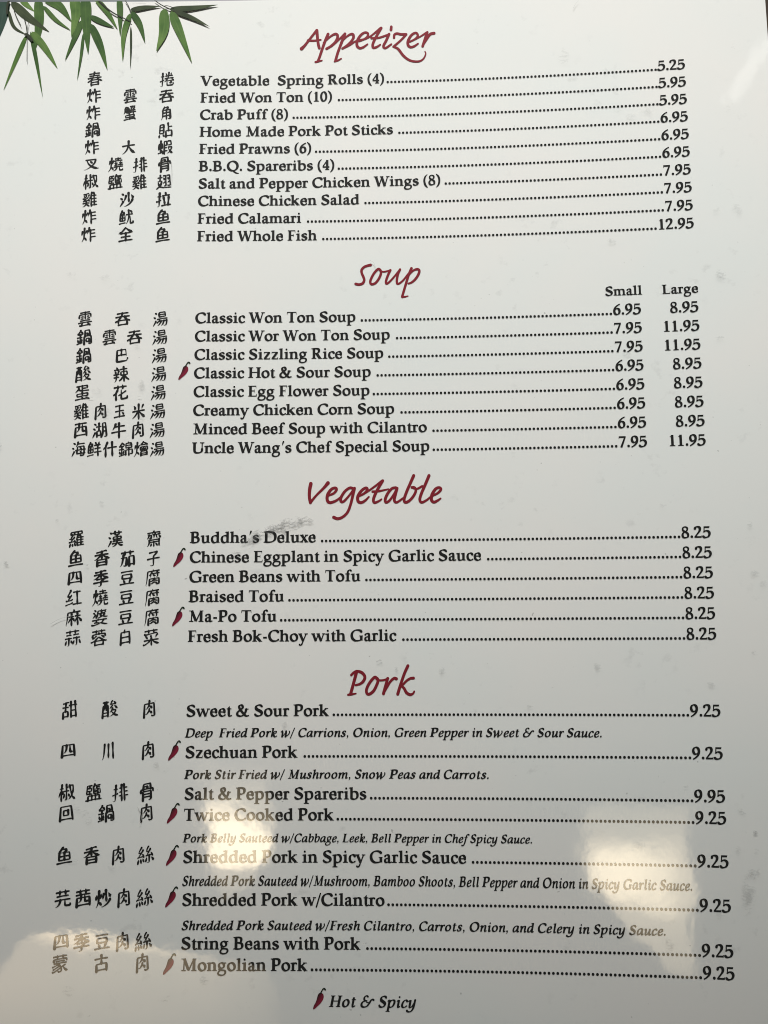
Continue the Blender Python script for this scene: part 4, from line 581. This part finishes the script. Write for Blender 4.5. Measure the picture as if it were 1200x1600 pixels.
slab('cover', -.1440, .1385, -.2925, .1020, 60, 80, COVER, -0.0004, 0.0012, .004, 0.0, label='dark blue grey backing showing above the page')
slab('page', -.1425, .13915, -.2900, .0951, 120, 150, PAPER, 0, 0.00025, .0015, .0133, label='white laminated sheet with grey scuffs')

# ---------------------------------------------------------------- bamboo printed in the corner
def leaf(pts, w, mat, lift, name='bamboo_leaf', label=None, tail=None, parent=root, grow=0.0):
    C = spline(np.array(pts, float)*1e-5, n=9); s = np.linspace(0, 1, len(C))
    d = np.gradient(C, axis=0); d /= np.linalg.norm(d, axis=1)[:, None]; n = np.stack([-d[:, 1], d[:, 0]], 1)
    if tail is None: W = w*1e-5*np.clip(np.sin(math.pi*np.clip(s, 0, 1)**.62)**.75*(1-.25*s)*1.12, .035, None)
    else: W = np.interp(s, [0, 1], [w*1e-5, tail*1e-5])
    W = W+grow
    V2, UV, F, K = [], [], [], 5
    for i in range(len(C)):
        for k in range(K):
            q = k/(K-1); V2.append(C[i]+n[i]*W[i]*(.5-q)); UV.append((s[i], q))
    for i in range(len(C)-1):
        for k in range(K-1):
            a = i*K+k; F.append((a, a+1, a+1+K, a+K))
    V2 = np.array(V2)
    V2[:, 1] = np.minimum(V2[:, 1], .09508+.0133*(V2[:, 0]+.14))               # the print stops at the sheet's edge
    V2[:, 0] = np.maximum(V2[:, 0], -.1422)
    f = F[0]; a, b_, c_ = V2[f[0]], V2[f[1]], V2[f[2]]
    mid = F[len(F)//2]; a, b_, c_ = V2[mid[0]], V2[mid[1]], V2[mid[2]]
    if (b_[0]-a[0])*(c_[1]-a[1])-(b_[1]-a[1])*(c_[0]-a[0]) < 0: F = [x[::-1] for x in F]
    return part(name, V2, F, mat, lift, parent, label, UV)
for i, (pts, w, k) in enumerate(LEAVES):
    leaf(pts, w, LEAF[k], 0.0001+0.000012*i, label=[None, 'darker bamboo leaf', 'narrow olive brown bamboo leaf', 'blue green bamboo leaf at the very edge'][k])
for i, (pts, w0, w1) in enumerate(TWIGS): leaf(pts, w0, TWIG, 0.00046+0.00001*i, 'bamboo_twig', None, w1)

# ---------------------------------------------------------------- red headings in script
for nm, strokes in HEADS.items():
    pr = []
    for pts, ws, closed in strokes:
        C = spline(np.array(pts, float), n=6, closed=bool(closed))
        W = np.full(len(C), ws[0]) if len(ws) == 1 else np.interp(np.linspace(0, 1, len(C)), np.linspace(0, 1, len(ws)), ws)
        pr.append(ribbon(C, W, closed=bool(closed), caps=True))
    V2, F = triangulate(pr)
    part('heading', V2*1e-5, fixwind(V2, F), RED, 0.0001, label='red script heading reading %s' % nm)

# ---------------------------------------------------------------- the lines of the menu
ROMAN, ITAL, KAI = roman_glyphs(), italic_glyphs(), {c: (1000, brush_glyph(s, c)) for c, s in parse_strokes(CJK).items()}
EM = .005497; NAME_X = -.06499; PRICE_X = .11015; SMALL_X = .09090; CL, CR = -.10360, -.07722
MENU = {
 'A': [("Vegetable  Spring Rolls (4)", "5.25", "春捲"), ("Fried Won Ton (10)", "5.95", "炸雲吞"), ("Crab Puff (8)", "5.95", "炸蟹角"), ("Home Made Pork Pot Sticks", "6.95", "鍋貼"),
       ("Fried Prawns (6)", "6.95", "炸大蝦"), ("B.B.Q. Spareribs (4)", "6.95", "叉燒排骨"), ("Salt and Pepper Chicken Wings (8)", "7.95", "椒鹽雞翅"),
       ("Chinese Chicken Salad", "7.95", "雞沙拉"), ("Fried Calamari", "7.95", "炸鱿鱼"), ("Fried Whole Fish", "12.95", "炸全鱼")],
 'S': [("Classic Won Ton Soup", "6.95", "雲吞湯"), ("Classic Wor Won Ton Soup", "7.95", "鍋雲吞湯"), ("Classic Sizzling Rice Soup", "7.95", "鍋巴湯"), ("Classic Hot & Sour Soup", "6.95", "酸辣湯"),
       ("Classic Egg Flower Soup", "6.95", "蛋花湯"), ("Creamy Chicken Corn Soup", "6.95", "雞肉玉米湯"), ("Minced Beef Soup with Cilantro", "6.95", "西湖牛肉湯"), ("Uncle Wang's Chef Special Soup", "7.95", "海鲜什錦燴湯")],
 'V': [("Buddha's Deluxe", "8.25", "羅漢齋"), ("Chinese Eggplant in Spicy Garlic Sauce", "8.25", "鱼香茄子"), ("Green Beans with Tofu", "8.25", "四季豆腐"), ("Braised Tofu", "8.25", "红燒豆腐"),
       ("Ma-Po Tofu", "8.25", "麻婆豆腐"), ("Fresh Bok-Choy with Garlic", "8.25", "蒜蓉白菜")],
 'P': [("Sweet & Sour Pork", "9.25", "甜酸肉"), ("Szechuan Pork", "9.25", "四川肉"), ("Salt & Pepper Spareribs", "9.95", "椒鹽排骨"), ("Twice Cooked Pork", "9.25", "回鍋肉"),
       ("Shredded Pork in Spicy Garlic Sauce", "9.25", "鱼香肉絲"), ("Shredded Pork w/Cilantro", "9.25", "芫茜炒肉絲"), ("String Beans with Pork", "9.25", "四季豆肉絲"), ("Mongolian Pork", "9.25", "蒙古肉")]}
LARGE = ["8.95", "11.95", "11.95", "8.95", "8.95", "8.95", "8.95", "11.95"]
CJ_DY = {'A': .00249, 'S': .00153, 'V': .00155, 'P': .00247}
NO_NAME = {'Uncle Wang\'s Chef Special Soup'}
INK = .0001
def advance(table, s): return sum(table[c][0] for c in s)/1000
def put_text(name, kind, table, s, x, y, em, mat=BLACK, xs=1.0, right=False, label=None):
    if right: x -= advance(table, s)*em*xs
    V2, F, x1 = text_mesh(kind, table, s, x, y, em, xs)
    return part(name, V2, fixwind(V2, F), mat, INK, label=label), x, x1
for sec, rows_ in MENU.items():
    for r, (nm, pr, zh) in enumerate(rows_):
        y = ROWV[sec+str(r)]*1e-5
        _, _, x1 = put_text('dish_name', 'r', ROMAN, nm, NAME_X, y, EM, label=None if nm in NO_NAME else 'black dish name reading '+nm)
        _, x0, _ = put_text('price', 'r', ROMAN, pr, SMALL_X if sec == 'S' else PRICE_X, y, EM, right=True, label='price reading '+pr)
        if sec == 'S':
            put_text('price', 'r', ROMAN, LARGE[r], PRICE_X, y, EM, right=True, label='large soup price reading '+LARGE[r])
        n = int((x0-x1-EM*.06)/(EM*.25))
        put_text('leader_dots', 'r', ROMAN, '.'*n, x0-n*EM*.25, y, EM)
        # Chinese name, its characters spread evenly between the two margins
        size = .0062 if len(zh) < 6 else .0059
        yc = y+CJ_DY[sec]
        cl, cr = (CL, CR) if len(zh) < 5 else (CL, CR)
        if len(zh) == 6: cl, cr = CL-.0011+.0006, CR+.0002
        Vs, Fc, k = [], [], 0
        for i, ch in enumerate(zh):
            w, V2, F = glyph('k', KAI, ch)
            cx = cl+(cr-cl)*i/(len(zh)-1)
            used = np.unique(F); m = -np.ones(len(V2), int); m[used] = np.arange(len(used))
            Q = V2[used]
            lo, hi = Q.min(0), Q.max(0)
            Q = (Q-np.array([500, (lo[1]+hi[1])/2]))*size/1000
            Vs.append(Q+np.array([cx, yc])); Fc.append(m[F]+k); k += len(used)
        V2 = np.concatenate(Vs); F = np.concatenate(Fc)
        part('chinese_name', V2, fixwind(V2, F), BLACK, INK, label='brush lettered Chinese name beside the dish')
put_text('column_heading', 'r', ROMAN, 'Small', .09158, -.02115, .00478, right=True, label='small bold word reading Small')
put_text('column_heading', 'r', ROMAN, 'Large', .11046, -.02125, .00478, right=True, label='small bold word reading Large')
DESC = [("Deep  Fried Pork w/ Carrions, Onion, Green Pepper in Sweet & Sour Sauce.", -.06523, .0724, -.17103, .00415),
        ("Pork Stir Fried w/ Mushroom, Snow Peas and Carrots.", -.06526, .03552, -.18447, .00415),
        ("Pork Belly Sauteed w/Cabbage, Leek, Bell Pepper in Chef Spicy Sauce.", -.06521, .04901, -.20464, .00385),
        ("Shredded Pork Sauteed w/Mushroom, Bamboo Shoots, Bell Pepper and Onion in Spicy Garlic Sauce.", -.06514, .09874, -.21829, .0045),
        ("Shredded Pork Sauteed w/Fresh Cilantro, Carrots, Onion, and Celery in Spicy Sauce.", -.06507, .08995, -.23199, .00415)]
for s, xa, xb, y, em in DESC:
    put_text('description', 'i', ITAL, s, xa, y, em, xs=(xb-xa)/(advance(ITAL, s)*em), label='small italic line describing the dish above')
put_text('footnote', 'i', ITAL, 'Hot & Spicy', -.01706, -.25536, .00502, label='italic words reading Hot & Spicy')

# ---------------------------------------------------------------- chili peppers
for key, (tx, ty) in CHILI_AT:
    P = np.array([(tx+a, ty+b_) for a, b_ in POD], float)
    V2, F = triangulate([[ccw(spline(P, n=3, closed=True))]])
    ax = np.array([.55, .835]); nx_ = np.array([.835, -.55]); q = (V2-P[0]) @ nx_
    t = (V2-P[0]) @ ax
    uv = np.stack([t/t.max(), (q-q.min())/(q.max()-q.min())], 1)
    pod = part('chili', V2*1e-5, fixwind(V2, F), POD_M, INK, label='red chili pepper mark', uv=uv)
    S_ = spline(np.array([(tx+a, ty+b_) for a, b_ in STEM], float), n=4)
    V2, F = triangulate([ribbon(S_, np.interp(np.linspace(0, 1, len(S_)), [0, .4, 1], [44, 36, 56]), caps=True)])
    part('stem', V2*1e-5, fixwind(V2, F), STEM_M, INK+.00003, parent=pod)

# ---------------------------------------------------------------- dirt rubbed onto the film, hair scratches
for i, ((cx, cy), a, b_, ang, s) in enumerate(SMUDGES):
    t = math.radians(ang); c_, s_ = math.cos(t), math.sin(t)
    K = 5; V2, UV, F = [], [], []
    for j in range(K):
        for k in range(K):
            u, v = k/(K-1), j/(K-1); x, y = (u-.5)*2*a*1.1, (v-.5)*2*b_*1.2
            V2.append(((cx+x*c_-y*s_)*1e-5, (cy+x*s_+y*c_)*1e-5)); UV.append((u, v))
    for j in range(K-1):
        for k in range(K-1):
            o_ = j*K+k; F.append((o_, o_+1, o_+K+1, o_+K))
    V2 = np.array(V2); V2[:, 0] = np.clip(V2[:, 0], -.1424, .1390)
    key = .5 if s < .6 else (.8 if s < 1 else 1.3)
    part('smudge', V2, F, SMK[key], 0.0006+.000008*(i % 12), uv=UV)
for pts, w in SCRATCHES: leaf(pts, w*.7, bpy.data.materials.get('scratch_grey') or material('scratch_grey', (.52, .52, .50), film=False), .00058, 'scratch', None, w*.3)
